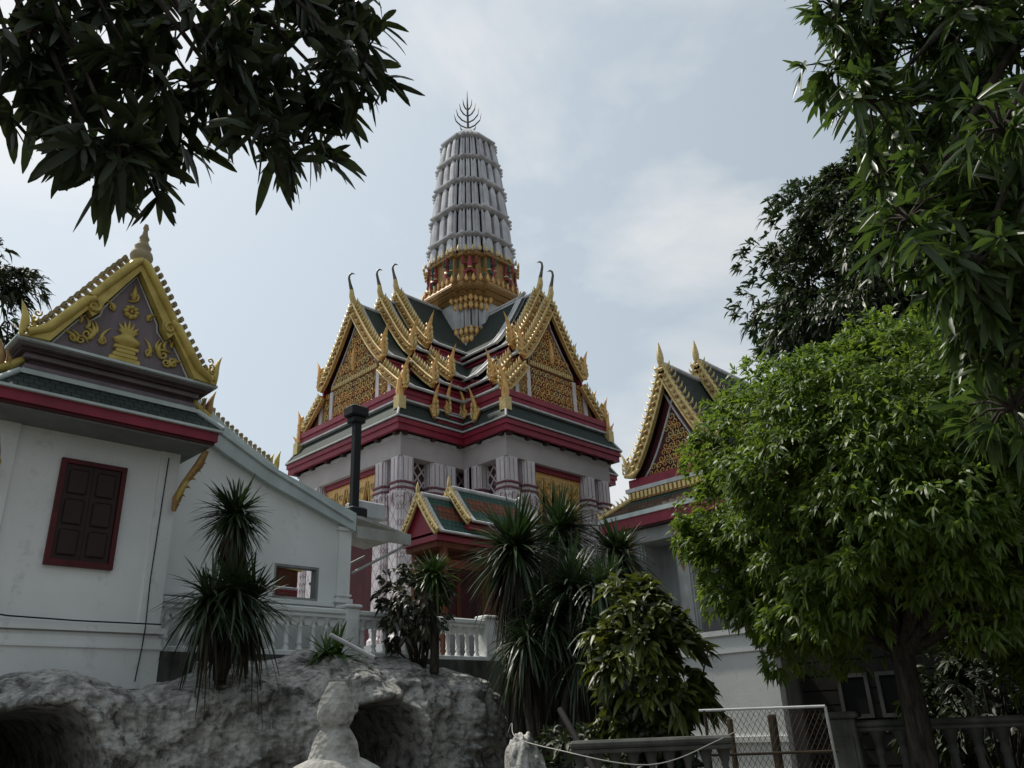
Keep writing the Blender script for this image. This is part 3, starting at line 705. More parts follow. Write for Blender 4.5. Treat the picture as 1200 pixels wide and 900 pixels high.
# ================================================================== LEFT CHAPEL
CX = 3.97
chap = thing('chapel', 'white chapel on the rocks at left with mauve pediment and shuttered window', 'chapel', (CX, 13, 2.5))
mb = MB()
mb.box(2.62, 5.28, 13.0, 24, 2.3, 6.35, 'plaster')
mb.box(2.55, 5.36, 12.93, 24.05, 2.3, 3.02, 'plaster')
for (z0, z1, e) in ((3.02, 3.07, .04), (3.09, 3.17, .11), (3.17, 3.21, .06), (2.86, 2.90, .10)): mb.box(2.62 - e, 5.28 + e, 13 - e, 24, z0, z1, 'plaster')
mb.box(5.0, 5.32, 12.965, 13.4, 3.21, 6.2, 'plaster')   # corner pilaster
mb.box(2.58, 2.9, 12.965, 13.4, 3.21, 6.2, 'plaster')
mb.build('wall', chap)
mb = MB(); x0, x1, z0, z1 = 3.53, 4.49, 3.99, 5.60
for a, b_, c, d in ((x0, x0 + .07, z0, z1), (x1 - .07, x1, z0, z1), (x0 + .07, x1 - .07, z1 - .07, z1), (x0 + .07, x1 - .07, z0, z0 + .09)): mb.box(a, b_, 12.93, 13.02, c, d, 'shutter_red')
win = mb.build('window', chap)
for k in (0, 1):
    a = x0 + .075 + k * (x1 - x0 - .15) / 2; b_ = a + (x1 - x0 - .15) / 2 - .006
    s = MB(); s.box(a, b_, 12.965, 13.005, z0 + .09, z1 - .07, 'shutter')
    for j in range(3):
        c = z0 + .16 + j * .46; s.bevbox(a + .06, b_ - .06, 12.945, 12.97, c, c + .38, 'shutter', .02)
    s.build('shutter', win)
# eave: red fascia, pale strips, tile skirt, mauve cornice
mb = MB()
def band(mb, e, yf, z0, z1, mat, back=24.2): mb.box(CX - e, CX + e, yf, back, z0, z1, mat)
band(mb, 1.62, 12.22, 6.075, 6.235, 'red'); band(mb, 1.59, 12.26, 6.03, 6.076, 'dark_red')
band(mb, 1.68, 12.16, 6.236, 6.275, 'teal_white')
mb.box(CX - 1.56, CX + 1.56, 12.3, 24, 6.0, 6.031, 'soffit_grey')
fas = mb.build('eave', chap)
mb = MB()
vs = [(CX - 1.68, 12.16, 6.277), (CX + 1.68, 12.16, 6.277), (CX + 1.34, 12.52, 6.62), (CX - 1.34, 12.52, 6.62), (CX + 1.68, 24, 6.277), (CX + 1.34, 24, 6.62), (CX - 1.68, 24, 6.277), (CX - 1.34, 24, 6.62)]
mb.add(vs[:4], [(0, 1, 2, 3)], 'tile_dark', False, [(0, .5), (3.4, .5), (3.0, 0), (.3, 0)]); mb.add([vs[1], vs[4], vs[5], vs[2]], [(0, 1, 2, 3)], 'tile_dark', False, [(0, .5), (12, .5), (12, 0), (0, 0)])
mb.add([vs[6], vs[0], vs[3], vs[7]], [(0, 1, 2, 3)], 'tile_dark', False, [(0, .5), (12, .5), (12, 0), (0, 0)])
for s in (1, -1): mb.tube([(CX + s * 1.67, 12.17, 6.30), (CX + s * 1.34, 12.51, 6.645)], .045, 'teal_white', 5)
mb.box(CX - 1.37, CX + 1.37, 12.46, 24, 6.60, 6.66, 'teal_white'); mb.box(CX - 1.31, CX + 1.31, 12.5, 24, 6.66, 6.70, 'teal_white')
mb.build('skirt_roof', chap)
mb = MB()
for e, z0, z1, mat in ((1.30, 6.70, 6.76, 'mauve'), (1.24, 6.76, 6.86, 'maroon'), (1.32, 6.86, 6.93, 'mauve'), (1.40, 6.93, 6.99, 'maroon'), (1.48, 6.99, 7.03, 'mauve')):
    mb.box(CX - e, CX + e, 12.54 - (e - 1.24) * .9, 24, z0, z1, mat)
mb.box(CX - 1.53, CX + 1.53, 12.24, 24, 7.03, 7.07, 'teal_white')
mb.build('cornice', chap)
# pediment with stepped outline
half = [(1.07, 7.07), (.81, 7.5), (.66, 7.72), (.59, 7.62), (.45, 7.78), (.43, 7.91), (0, 8.66)]
mb = MB(); poly = [(CX - x, z) for x, z in half[:-1]] + [(CX, 8.66)] + [(CX + x, z) for x, z in half[:-1]][::-1]
mb.prism(poly[::-1], 'y', 12.36, 12.46, 'mauve')
mb.tube([(CX - x, 12.35, z) for x, z in half] + [(CX + x, 12.35, z) for x, z in half[::-1][1:]], .02, 'white_trim', 4)
ped = mb.build('pediment', chap)
orn = MB(); U, V = Vector((1, 0, 0)), Vector((0, 0, 1))
def F(x, z, ang, h, w, bend): a = R(ang); flame(orn, (CX + x, 12.34, z), (math.sin(a), 0, math.cos(a)), (math.cos(a), 0, -math.sin(a)), h, w, 'gold_paint', bend, 6, .7)
F(0, 8.20, 0, .30, .07, .0); curl(orn, Vector((CX, 12.34, 8.28)), U, V, .09, 'gold_paint', 1.2, 1, -1.5, .3)
for k in range(8):   # flower
    a = k * math.pi / 4; orn.lathe((CX + .085 * math.cos(a), 12.34, 7.99 + .085 * math.sin(a)), [(.005, -.045), (.045, -.02), (.05, .015), (.005, .045)], 'gold_paint', 6)
orn.lathe((CX, 12.33, 7.99), [(.005, -.05), (.035, -.02), (.035, .02), (.005, .05)], 'gold_dark', 8)
for s in (1, -1):
    for (x, z, a, h, w, b_, r_) in ((.27, 7.92, 25, .22, .05, .5, .06), (.34, 7.30, 10, .30, .05, -.45, .07), (.56, 7.34, -20, .3, .06, .4, .1), (.74, 7.24, 35, .22, .05, .4, .085)):
        F(s * x, z, s * a, h, w, s * b_); curl(orn, Vector((CX + s * (x + .03), 12.34, z + .06)), U, V, r_, 'gold_paint', 1.3, s, 1.2, .3)
    for k in range(3): F(s * (.52 + .1 * k), 7.42 + .07 * k, s * (-25 + 12 * k), .24 - .03 * k, .045, s * .5)
    curl(orn, Vector((CX + s * .66, 12.34, 7.28)), U, V, .08, 'gold_paint', 1.3, -s, .5, .3)
for (w, z0, z1) in ((.24, 7.08, 7.16), (.19, 7.16, 7.23), (.15, 7.23, 7.30), (.19, 7.30, 7.36)): orn.bevbox(CX - w, CX + w, 12.28, 12.37, z0, z1, 'gold_paint', .012)
orn.lathe((CX, 12.34, 7.36), [(.10, 0), (.20, .06), (.22, .12), (.12, .18), (.10, .22), (.17, .27), (.03, .33)], 'gold_paint', 10, True, 1, .45)
for a in (-35, -15, 0, 15, 35): F(math.sin(R(a)) * .12, 7.62, a, .22 - abs(a) * .002, .04, 0)
orn.build('gold_carving', ped)
# gilded verge boards, teeth, finials
outer = [(1.49, 7.06), (1.29, 7.16), (1.04, 7.52), (.73, 7.98), (.44, 8.45), (.15, 8.87), (0, 9.0)]
for s in (1, -1):
    bb = MB()
    pl = [(CX + s * x, z) for x, z in outer] + [(CX + s * x, z) for x, z in [(0, 8.70), (.46, 7.93), (.48, 7.80), (.60, 7.66), (.67, 7.76), (.84, 7.50), (1.10, 7.08)]]
    bb.prism(pl if s < 0 else pl[::-1], 'y', 12.2, 12.36, 'gold_paint')
    for seg in ([(1.40, 7.12), (1.15, 7.28), (.95, 7.56), (.72, 7.90), (.60, 7.96)], [(.66, 7.98), (.40, 8.38), (.10, 8.82), (0, 8.9)]):
        bb.tube([(CX + s * x, 12.19, z) for x, z in seg], [.06] + [.075] * (len(seg) - 2) + [.06], 'gold_paint', 6)
    curl(bb, Vector((CX + s * .60, 12.2, 7.84)), U, V, .11, 'gold_paint', 1.1, s, 1.0, .35)
    bo = bb.build('bargeboard', chap)
    tt = MB()
    pts = outer[1:-1]
    for i in range(len(pts) - 1):
        (xa, za), (xb, zb) = pts[i], pts[i + 1]; ln = math.hypot(xb - xa, zb - za); nn = max(1, round(ln / .125))
        for k in range(nn):
            t = (k + .5) / nn; x, z = xa + (xb - xa) * t, za + (zb - za) * t; tx, tz = (xb - xa) / ln, (zb - za) / ln; nx, nz_ = -tz * -1, -tx
            nx, nz_ = (tz, -tx)
            if nz_ < 0: nx, nz_ = -nx, -nz_
            for (h0, h1, w) in ((0, .07, .022), (.065, .12, .042)):
                tt.prism([(CX + s * (x + nx * a + tx * b_), z + nz_ * a + tz * b_) for a, b_ in ((h0, -w * .8), (h0, w * .8), (h1, w), (h1 + .012, 0), (h1, -w))], 'y', 12.22, 12.33, 'teeth')
    tt.build('roof_teeth', bo)
    nb = MB(); o = Vector((s, 0, 0))
    for (dx, h, w) in ((.0, .55, .09), (-.13, .38, .07), (-.24, .26, .055)):
        flame(nb, (CX + s * (1.47 + dx), 12.26, 7.08), (0, 0, 1), o, h, w, 'gold_paint', .16, 6, .7)
    for k in range(4): curl(nb, Vector((CX + s * (1.42 - .03 * k), 12.2, 7.16 + .1 * k)), U, V, .05, 'gold_paint', 1, s, 0, .35)
    nb.build('naga_finial', bo)
    n2 = MB(); flame(n2, (CX + s * 1.60, 12.62, 6.62), (0, 0, 1), o, .52, .085, 'gold_dark', .16, 6, .7); flame(n2, (CX + s * 1.48, 12.62, 6.64), (0, 0, 1), o, .34, .07, 'gold_dark', .16, 6, .7)
    n2.tube([(CX + s * 1.3, 12.62, 6.86), (CX + s * 1.46, 12.62, 6.72), (CX + s * 1.62, 12.62, 6.62)], [.05, .07, .07], 'gold_paint', 6); n2.build('naga_finial', bo)
mb = MB()
mb.lathe((CX, 12.28, 8.86), [(.10, -.04), (.16, .05), (.19, .14), (.165, .22), (.12, .28), (.14, .33), (.10, .38), (.065, .46), (.085, .50), (.05, .57), (.035, .66), (.05, .70), (.03, .78)], 'teeth', 12, True, 1, .8)
mb.build('apex_finial', chap)
mb = MB()   # main roof behind the gable
roofp = [(0, 8.86), (.5, 8.30), (1.0, 7.5), (1.42, 7.09)]
for s in (1, -1):
    vs = [(CX + s * x, y, z) for x, z in roofp for y in (12.36, 24)]
    mb.add(vs, [(2 * i, 2 * i + 1, 2 * i + 3, 2 * i + 2) for i in range(3)], 'tile_dark', False, [(0 if k % 2 == 0 else 12, (k // 2) * .8) for k in range(8)])
mb.build('tiled_roof', chap)
for s in (1, -1):   # carved eave brackets
    b_ = MB(); x = CX + s * 1.30
    b_.tube([(x + s * .25, 12.45, 5.98), (x + s * .2, 12.55, 5.75), (x + s * .06, 12.72, 5.45), (x + s * .02, 12.84, 5.2), (x, 12.86, 5.0)], [.05, .075, .05, .075, .035], 'gold_dark', 6)
    b_.tube([(x + s * .12, 12.66, 5.55), (x + s * .02, 12.7, 5.3), (x + s * .0, 12.86, 5.12)], [.02, .05, .02], 'gold_paint', 5)
    for k in range(6):
        t = k / 5; flame(b_, (x + s * (.20 - .2 * t), 12.55 + .3 * t, 5.78 - .66 * t), (s * .5, -.7, .1), (0, 0, -1), .13 - .008 * k, .035, 'gold_dark', .4, 5, .7)
    b_.build('bracket', chap)

wc = MB(); wc.tube([(5.12, 12.95, 5.9), (5.10, 12.95, 4.9), (5.08, 12.95, 3.9), (5.07, 12.87, 3.19), (5.07, 12.9, 2.9), (5.03, 12.9, 2.4)], .009, 'black_metal', 5)
tag(wc.build('wall_cable'), 'thin dark cable running down the chapel wall near its corner', 'cable')
sb = MB(); sb.tube([(2.62, 12.86, 3.30), (3.2, 12.87, 3.24), (4.1, 12.87, 3.22), (5.3, 12.87, 3.225)], .012, 'black_metal', 5)
tag(sb.build('wall_cable'), 'dark cable lying along the moulding at the foot of the chapel wall', 'cable')
# ================================================================== GALLERY BESIDE THE CHAPEL
gal = thing('gallery', 'white gallery with sloping pale coping and one open window beside the chapel', 'building', (7.3, 14, 2.9))
mb = MB()
cop = [(5.3, 7.55), (6.45, 6.92), (7.4, 6.46), (9.42, 5.68)]
wx0, wx1, wz0, wz1 = 7.78, 8.76, 3.95, 4.60
mb.prism([(5.3, 2.86), (wx0, 2.86), (wx0, 6.15), (7.4, 6.30), (6.45, 6.76), (5.3, 7.4)], 'y', 14.0, 14.22, 'plaster')
mb.prism([(wx0, 2.86), (wx1, 2.86), (wx1, wz0), (wx0, wz0)], 'y', 14.0, 14.22, 'plaster')
mb.prism([(wx0, wz1), (wx1, wz1), (wx1, 5.80), (wx0, 6.15)], 'y', 14.0, 14.22, 'plaster')
mb.prism([(wx1, 2.86), (9.42, 2.86), (9.42, 5.54), (wx1, 5.80)], 'y', 14.0, 14.22, 'plaster')
mb.box(9.16, 9.46, 13.95, 14.26, 2.86, 5.48, 'plaster'); 
for z0, z1, e in ((3.95, 4.03, .05), (4.08, 4.12, .03), (5.40, 5.47, .04)): mb.box(9.16 - e, 9.46 + e, 13.95 - e, 14.26 + e, z0, z1, 'plaster')
mb.box(5.25, 9.1, 13.94, 14.1, 3.86, 3.93, 'plaster')
mb.build('wall', gal)
c = MB()
lo = [(5.3, 7.14), (6.5, 6.50), (7.45, 6.08), (9.5, 5.40)]
c.prism(lo + [(9.5, 5.78)] + cop[::-1][1:] , 'y', 13.86, 14.3, 'teal_white')
c.tube([(x, 13.85, z - .08) for x, z in cop], .035, 'teal_white', 5)
c.build('coping', gal)
# dark red panel, frame of opening
fm = MB()
for a, b_, z0, z1 in ((wx0, wx0 + .05, wz0, wz1), (wx1 - .05, wx1, wz0, wz1), (wx0 + .05, wx1 - .05, wz1 - .04, wz1), (wx0 + .05, wx1 - .05, wz0, wz0 + .05)): fm.box(a, b_, 14.01, 14.2, z0, z1, 'plaster_grey')
fm.build('window_frame', gal)
bb = MB()   # verge with teeth of the lean-to roof behind the coping
vp = [(5.9, 8.10), (6.85, 7.42), (7.4, 7.10), (8.0, 6.80)]
bb.prism([(5.9, 7.6), (6.85, 6.98), (7.4, 6.70), (8.1, 6.42), (8.1, 6.72)] + vp[::-1], 'y', 14.75, 14.9, 'teal_white')
for k in range(16):
    t = k / 15; x = 6.3 + 1.6 * t; z = float(np.interp(x, [p[0] for p in vp], [p[1] for p in vp]))
    bb.box(x - .025, x + .025, 14.77, 14.87, z - .02, z + .08, 'teeth'); bb.lathe((x, 14.82, z + .11), [(.01, -.045), (.05, -.01), (.05, .02), (.01, .05)], 'teeth', 6)
flame(bb, (8.12, 14.82, 6.68), (0, 0, 1), (1, 0, 0), .46, .075, 'gold_paint', .15, 6, .7); flame(bb, (7.98, 14.82, 6.75), (0, 0, 1), (1, 0, 0), .30, .06, 'gold_paint', .2, 6, .7); bb.build('bargeboard', gal)
rf = MB(); rf.prism([(5.4, 7.60), (7.55, 6.52), (9.45, 5.7), (9.45, 5.62), (7.55, 6.42), (5.4, 7.5)], 'y', 14.31, 19, 'tile_dark'); rf.build('tiled_roof', gal)

ps = thing('painted_screen', 'red and orange painted screen seen through the gallery window', 'screen', (10, 17, 2.86))
mb = MB(); mb.bevbox(8.9, 10.12, 17.0, 17.06, 2.862, 4.40, 'white_trim', .01); mb.bevbox(8.95, 10.05, 16.975, 16.999, 4.0, 4.36, 'white_trim', .005); mb.build('frame', ps)
mb = MB(); mb.bevbox(9.0, 10.06, 16.96, 16.99, 4.45, 4.66, 'red', .01); mb.bevbox(8.95, 10.10, 17.0, 17.05, 4.41, 4.72, 'white_trim', .01); mb.build('rail', ps)
mb = MB(); mb.bevbox(8.9, 10.08, 17.01, 17.05, 4.73, 5.20, 'orange_wood', .01); mb.prism([(8.9, 5.22), (10.15, 5.10), (10.15, 5.18), (8.9, 5.32)], 'y', 16.98, 17.06, 'gold_paint'); mb.build('panel', ps)

# awning, flue
aw = thing('awning', 'pale sheet metal awning on slant struts beside the gallery wall end', 'awning', (9.6, 14, 5))
mb = MB(); mb.prism([(9.5, 5.78), (10.95, 5.52), (10.95, 5.48), (9.5, 5.70)], 'y', 13.9, 15.6, 'grey_metal'); mb.box(9.52, 10.95, 13.86, 13.9, 5.28, 5.52, 'grey_metal'); mb.build('sheet', aw)
for y in (13.92, 15.5):
    s = MB(); s.tube([(9.48, y, 4.55), (10.9, y, 5.3)], .03, 'grey_metal', 6); s.build('strut', aw)
s = MB(); s.bevbox(9.75, 10.5, 14.2, 14.7, 5.82, 6.2, 'white_trim', .03); s.build('equipment_box', aw)
fl = thing('flue_pipe', 'black square metal pipe with wider cap rising from the gallery wall end', 'pipe', (9.55, 14.1, 5.7))
mb = MB(); mb.bevbox(9.49, 9.66, 14.0, 14.15, 5.7, 8.0, 'black_metal'); mb.build('shaft', fl)
mb = MB(); mb.bevbox(9.34, 9.78, 13.9, 14.28, 8.0, 8.24, 'black_metal', .03); mb.bevbox(9.42, 9.73, 13.95, 14.25, 7.86, 8.001, 'black_metal', .02); mb.build('cap', fl)
mb = MB(); mb.bevbox(9.40, 9.82, 13.9, 14.3, 5.72, 5.95, 'black_metal', .03); mb.build('base', fl)

# ================================================================== SMALL PAVILION
pav = thing('pavilion', 'small shrine pavilion with golden gables and green orange tiled roof behind the balustrade', 'shrine', (13.5, 15.6, 2.86))
PY = 15.6
for ti, (xs, xe, zr, ze, w) in enumerate(((12.53, 14.6, 7.06, 6.0, .76), (13.58, 16.2, 7.40, 6.38, .78))):
    pr = roof_profile(zr, ze, w, 5, 1.12)
    mb = MB(Matrix.Translation((0, PY, 0)))
    for s in (1, -1):
        vs = []; uv = []; v = 0
        for i, (y, z) in enumerate(pr):
            if i: v += math.hypot(y - pr[i - 1][0], z - pr[i - 1][1])
            vs += [(xs + .05, s * y, z), (xe, s * y, z)]; uv += [(0, v), (xe - xs, v)]
        mb.add(vs, [(2 * i, 2 * i + 1, 2 * i + 3, 2 * i + 2) for i in range(5)], 'tile_pav', False, uv)
        mb.add([(x, y, z - .05) for x, y, z in vs], [(2 * i + 2, 2 * i + 3, 2 * i + 1, 2 * i) for i in range(5)], 'red')
        for a, b_ in ((xs + .06, xs + .26), (xe - .2, xe)):   # white verges
            o2 = offset_curve(pr, .012); vv = [(x, s * y, z) for y, z in o2 for x in (a, b_)]
            mb.add(vv, [(2 * i, 2 * i + 1, 2 * i + 3, 2 * i + 2) for i in range(5)], 'white_trim')
        mb.tube([(xs + .08, s * pr[-1][0], pr[-1][1] + .01), (xe, s * pr[-1][0], pr[-1][1] + .01)], .035, 'white_trim', 5)
    mb.tube([(xs + .1, 0, zr + .02), (xe - .1, 0, zr + .02), (xe + .05, 0, zr + .12)], .07, 'white_trim', 6)
    rf = mb.build('tiled_roof', pav)
    bd = MB()
    for s in (1, -1):
        q = bargeboard(0, pr, s, .17, 'gold', 'gold_pale', 'gold_pale', .07, .10, .11)
        q.v = [(xs - x * .6, PY + y, z) for x, y, z in q.v]
        q.build('bargeboard', rf)
    flame(bd, (xs, PY, zr - .02), (0, 0, 1), (0, .01, 0), .38, .06, 'gold_pale', 0, 5, .8); bd.build('horn_finial', rf)
    gb = MB(); gb.prism([(PY - w * .86, ze + .02), (PY + w * .86, ze + .02), (PY, zr - .14)], 'x', xs + .09, xs + .13, 'red')
    gb.box(xs + .05, xe - .1, PY - w * .9, PY + w * .9, ze - .20, ze - .06, 'red'); gb.box(xs + .12, xe - .15, PY - w * .8, PY + w * .8, ze - .34, ze - .20, 'orange_wood')
    gb.build('gable', rf)
mb = MB()
for x in (12.9, 14.3, 15.7):
    for s in (1, -1): mb.box(x - .07, x + .07, PY + s * .55 - .07, PY + s * .55 + .07, 2.862, 5.9, 'orange_wood')
mb.box(13.0, 15.6, PY + .5, PY + .56, 3.2, 5.8, 'dark_red'); mb.box(12.95, 15.6, PY - .52, PY - .46, 5.2, 5.4, 'orange_wood')
mb.box(12.98, 15.6, PY - .45, PY + .45, 2.862, 3.9, 'plaster_grey')
mb.build('frame', pav)

# ================================================================== RIGHT HALL
hall = thing('ordination_hall', 'temple hall behind the round tree with two gold edged gables and grey columns', 'hall', (26, 14.5, 2.86))
HY = 14.5; HX = Matrix.Translation((0, HY, 0))
def hx(mbv, x0): return [(x0 - x, HY + y, z) for x, y, z in mbv]
for ti, (xs, xe, zr, ze, w) in enumerate(((22.78, 26.4, 13.3, 9.65, 1.98), (25.31, 36, 14.2, 10.4, 2.1))):
    pr = roof_profile(zr, ze, w, 7, 1.3)
    mb = MB(HX)
    for s in (1, -1): roof_surface(mb, pr, xs + .05, xe, s, 'tile_dark')
    mb.tube([(xs + .2, 0, zr + .05), (xe, 0, zr + .05)], .1, 'white_trim', 6)
    rf = mb.build('tiled_roof', hall)
    for s in (1, -1):
        q = bargeboard(0, pr, s, .36, 'gold_pale', 'gold_pale', 'gold_pale', .14, .28, .26); q.v = hx(q.v, xs); q.build('bargeboard', rf)
        nb = naga(0, s * (pr[-1][0] + .05), pr[-1][1], s, .95, 'gold_pale'); nb.v = hx(nb.v, xs); nb.build('naga_finial', rf)
    c_ = MB(); flame(c_, (xs, HY, zr - .1), (0, 0, 1), (0, .01, 0), 1.0, .15, 'gold_pale', 0, 6, .8); c_.build('horn_finial', rf)
    pd = MB(); inn = [(y, z) for y, z in offset_curve(pr, -.3) if y > 0]
    pd.prism([(HY - y, z) for y, z in inn[::-1]] + [(HY + y, z) for y, z in inn], 'x', xs + .35, xs + .45, 'dark_red'); po = pd.build('pediment', hall)
    if ti == 0:
        cv = MB(); tz = lambda z: np.interp(-z, [-t[1] for t in inn], [t[0] for t in inn]) - .45
        place = lambda y, z: Vector((xs + .32, HY + y, z))
        carve(cv, lambda y, z: abs(y) < tz(z), -2, 2, 8.75, 12.1, 0, .24, 'gold', 'gold_pale', 33, Vector((0, -1, 0)), Vector((0, 0, 1)), place)
        for s in (1, -1): cv.tube([(xs + .33, HY + s * (y - .32), z) for y, z in inn], .05, 'white_trim', 4)
        cv.build('gold_carving', po)
mb = MB(HX)
mb.box(22.95, 36, -2.05, 2.05, 9.15, 9.45, 'red'); mb.box(22.9, 36, -2.2, 2.2, 9.0, 9.14, 'white_trim'); mb.box(22.95, 36, -2.1, 2.1, 8.70, 9.0, 'gold_dark')
for k in range(24): y = -2.05 + k * .175; mb.box(22.88, 22.95, y, y + .1, 8.74, 8.96, 'gold_pale')
# skirt roof
b0, b1, z0, z1 = 3.4, 2.1, 8.25, 8.72
vs = [(22.78, -b0, z0), (22.78, b0, z0), (23.05, b1, z1), (23.05, -b1, z1)]
mb.add(vs, [(0, 1, 2, 3)][::1], 'tile_right', False, [(0, .6), (6.8, .6), (5.6, 0), (1.2, 0)])
for s in (1, -1):
    mb.add([(22.78, s * b0, z0), (36, s * b0, z0), (36, s * b1, z1 + .6), (23.05, s * b1, z1)], [(0, 1, 2, 3)], 'tile_right', False, [(0, .9), (13, .9), (13, 0), (.3, 0)])
    mb.tube([(22.79, s * b0, z0 + .05), (23.05, s * b1, z1 + .06)], .09, 'gold_pale', 6)
    for k in range(9):
        t = k / 8; flame(mb, (22.79 + .26 * t, s * (b0 + (b1 - b0) * t), z0 + .08 + (z1 - z0) * t), (0, .3 * s, 1), (0, s, 0), .26, .08, 'gold_pale', .3, 4)
mb.box(22.72, 36, -b0 - .02, b0 + .02, z0 - .16, z0 - .01, 'teal_white'); mb.box(22.8, 36, -b0 + .06, b0 - .06, z0 - .52, z0 - .16, 'red'); mb.box(22.86, 36, -b0 + .12, b0 - .12, z0 - .58, z0 - .52, 'soffit')
mb.build('skirt_roof', hall)
mb = MB(HX); mb.box(24.4, 36, -3.0, 3.2, 2.862, 8.2, 'plaster_grey'); mb.box(23.1, 25.6, -2.6, 2.6, 7.2, 7.66, 'plaster_grey'); mb.box(22.6, 36, -3.4, 3.4, 2.861, 3.4, 'plaster_grey'); mb.build('wall', hall)
for y in (-2.1, -.75, .75, 2.1) if False else (-2.25, -1.35, .35, 2.25):
    cmb = MB(HX); cmb.loft([[(23.5 + px * .34 * k_, y + py * .34 * k_, z_) for px, py in redent(1, PILLAR)] for z_, k_ in ((3.4, 1.3), (3.7, 1.3), (3.8, 1.0), (6.4, .95), (6.75, 1.15), (7.2, 1.0))], 'plaster_grey')
    col = cmb.build('column', hall)
    bmb = MB(HX); bmb.tube([(23.2, y, 6.0), (22.98, y, 6.7), (22.95, y, 7.25), (22.9, y, 7.66)], [.03, .09, .05, .09], 'gold_dark', 5); bmb.build('bracket', col)

# white terrace wall to the right and dark house behind the tree
tw = MB()
tw.box(17.5, 17.75, 9.14, 13.09, 0, 3.3, 'plaster'); tw.box(17.44, 17.8, 9.08, 13.08, 3.3, 3.42, 'plaster'); tw.box(17.46, 17.5, 9.1, 13.07, 2.9, 2.98, 'plaster'); tw.box(17.45, 17.5, 9.1, 13.07, 1.0, 1.12, 'plaster')
tag(tw.build('terrace_wall'), 'plain white terrace wall with moulded top between the shrub and the round tree', 'wall')
dh = thing('timber_house', 'dark timber house with two grey framed windows in deep shade behind the round tree', 'house', (19, 5, 0))
mb = MB(); mb.box(18.4, 25, -4, 9.05, 0, 4.6, 'dark_shade_wood')
for k in range(14): mb.box(18.37, 18.4, -4, 9.05, .2 + k * .3, .22 + k * .3 + .25, 'dark_shade_wood')
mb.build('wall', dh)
mb = MB(); mb.prism([(-4.6, 4.5), (9.0, 4.5), (2.2, 6.4)], 'x', 18, 25.5, 'dark_shade_wood'); mb.build('roof', dh)
for y in (7.85, 7.0, 4.6):
    mb = MB()
    for a, b_, z0, z1 in ((y - .34, y - .26, 1.4, 2.3), (y + .26, y + .34, 1.4, 2.3), (y - .26, y + .26, 2.22, 2.3), (y - .26, y + .26, 1.4, 1.48)): mb.box(18.30, 18.369, a, b_, z0, z1, 'frame_grey_shade')
    w = mb.build('window', dh); mb = MB(); mb.box(18.345, 18.367, y - .26, y + .26, 1.48, 2.22, 'black_void'); mb.build('pane', w)

# ================================================================== GROTTO
def sig(a): return 1 / (1 + math.exp(-max(-40, min(40, a))))
def grotto():
    NX, NT = 420, 230
    xs = np.linspace(-2, 12.4, NX); V_ = np.zeros((NX, NT, 3)); T1 = .70
    topz = lambda x: float(np.interp(x, [-2, 2.9, 3.8, 4.9, 6.2, 7.2, 8.0, 8.8, 9.9, 11.2, 12.4], [2.34, 2.30, 2.44, 2.22, 2.46, 2.46, 2.68, 2.56, 2.58, 2.35, 1.5]))
    cave = lambda x, z, c, w, h: ((abs(x - c) / w) ** 3.2 + (max(0, z - .3) / (h - .3)) ** 3.6)
    for i, x in enumerate(xs):
        tz = topz(x) + .06 * noise.noise((x * 2.3, 3.1, 0)) + .03 * noise.noise((x * 7, 1.1, 0))
        yb = 11.5 - .35 * math.exp(-((x - 8.1) / 1.0) ** 2) - .25 * math.exp(-((x - 10.7) / .7) ** 2) + max(0, x - 11.3) * .9
        for j in range(NT):
            t = j / (NT - 1)
            if t < T1:
                z = tz * (t / T1); y = yb + .17 * (z / tz) ** 2 + .5 * max(0, (z / tz - .84) / .16) ** 2.2
            else:
                q = (t - T1) / (1 - T1); z = tz + (.26 if x > 6 else .06) * min(1, q * 2.2); y = yb + .67 + q * 2.2
            p = Vector((x, y * .7, z))
            lump = noise.fractal(p * 1.5, 1.0, 2.1, 4)
            rid = 1 - abs(noise.noise(p * 2.6)) * 2; rid2 = 1 - abs(noise.noise(p * 6.3 + Vector((9, 2, 4)))) * 2
            d = .22 * lump + .06 * rid + .018 * rid2 + .05 * noise.fractal(p * 9, .7, 2.2, 5)
            d += .09 * noise.noise((x * 3.2, 0, z * .5)) + .03 * noise.noise((x * 11, 4, z * .9))        # vertical drapery
            if t < T1:
                fx, fz = x - 10.35, z
                face = .20 * math.exp(-(fx / .16) ** 2 - ((fz - 1.85) / .28) ** 2) + .15 * math.exp(-(fx / .30) ** 2 - ((fz - 1.42) / .06) ** 2) + .15 * math.exp(-(fx / .26) ** 2 - ((fz - 1.24) / .06) ** 2) + .16 * math.exp(-(fx / .45) ** 2 - ((fz - 2.18) / .08) ** 2) + .17 * math.exp(-(fx / .3) ** 2 - ((fz - .95) / .14) ** 2)
                wob = .10 * noise.noise((x * 4, z * 4, 7.7))
                k1 = cave(x, z, 3.40, .80, 1.93) + wob; k2 = cave(x, z, 8.40, .86, 1.95) + wob
                rim = .13 * math.exp(-((k1 - 1.35) / .35) ** 2) + .17 * math.exp(-((k2 - 1.35) / .35) ** 2)
                y += -d - face - rim + 4.5 * (sig((1 - k1) * 22) + sig((1 - k2) * 22))
            else:
                z += d * .35 * (1 - .6 * q)
            V_[i, j] = (x, y, z)
    fs = [[i * NT + j, (i + 1) * NT + j, (i + 1) * NT + j + 1, i * NT + j + 1] for i in range(NX - 1) for j in range(NT - 1)]
    me = bpy.data.meshes.new('grotto'); me.from_pydata([tuple(p) for p in V_.reshape(-1, 3)], [], fs); me.materials.append(M['rock'])
    me.polygons.foreach_set('use_smooth', [True] * len(fs)); me.update()
    o = bpy.data.objects.new('grotto', me); COL.objects.link(o)
    tag(o, 'grey artificial rock wall with two dark cave mouths and a face like relief', 'rock grotto')
grotto()

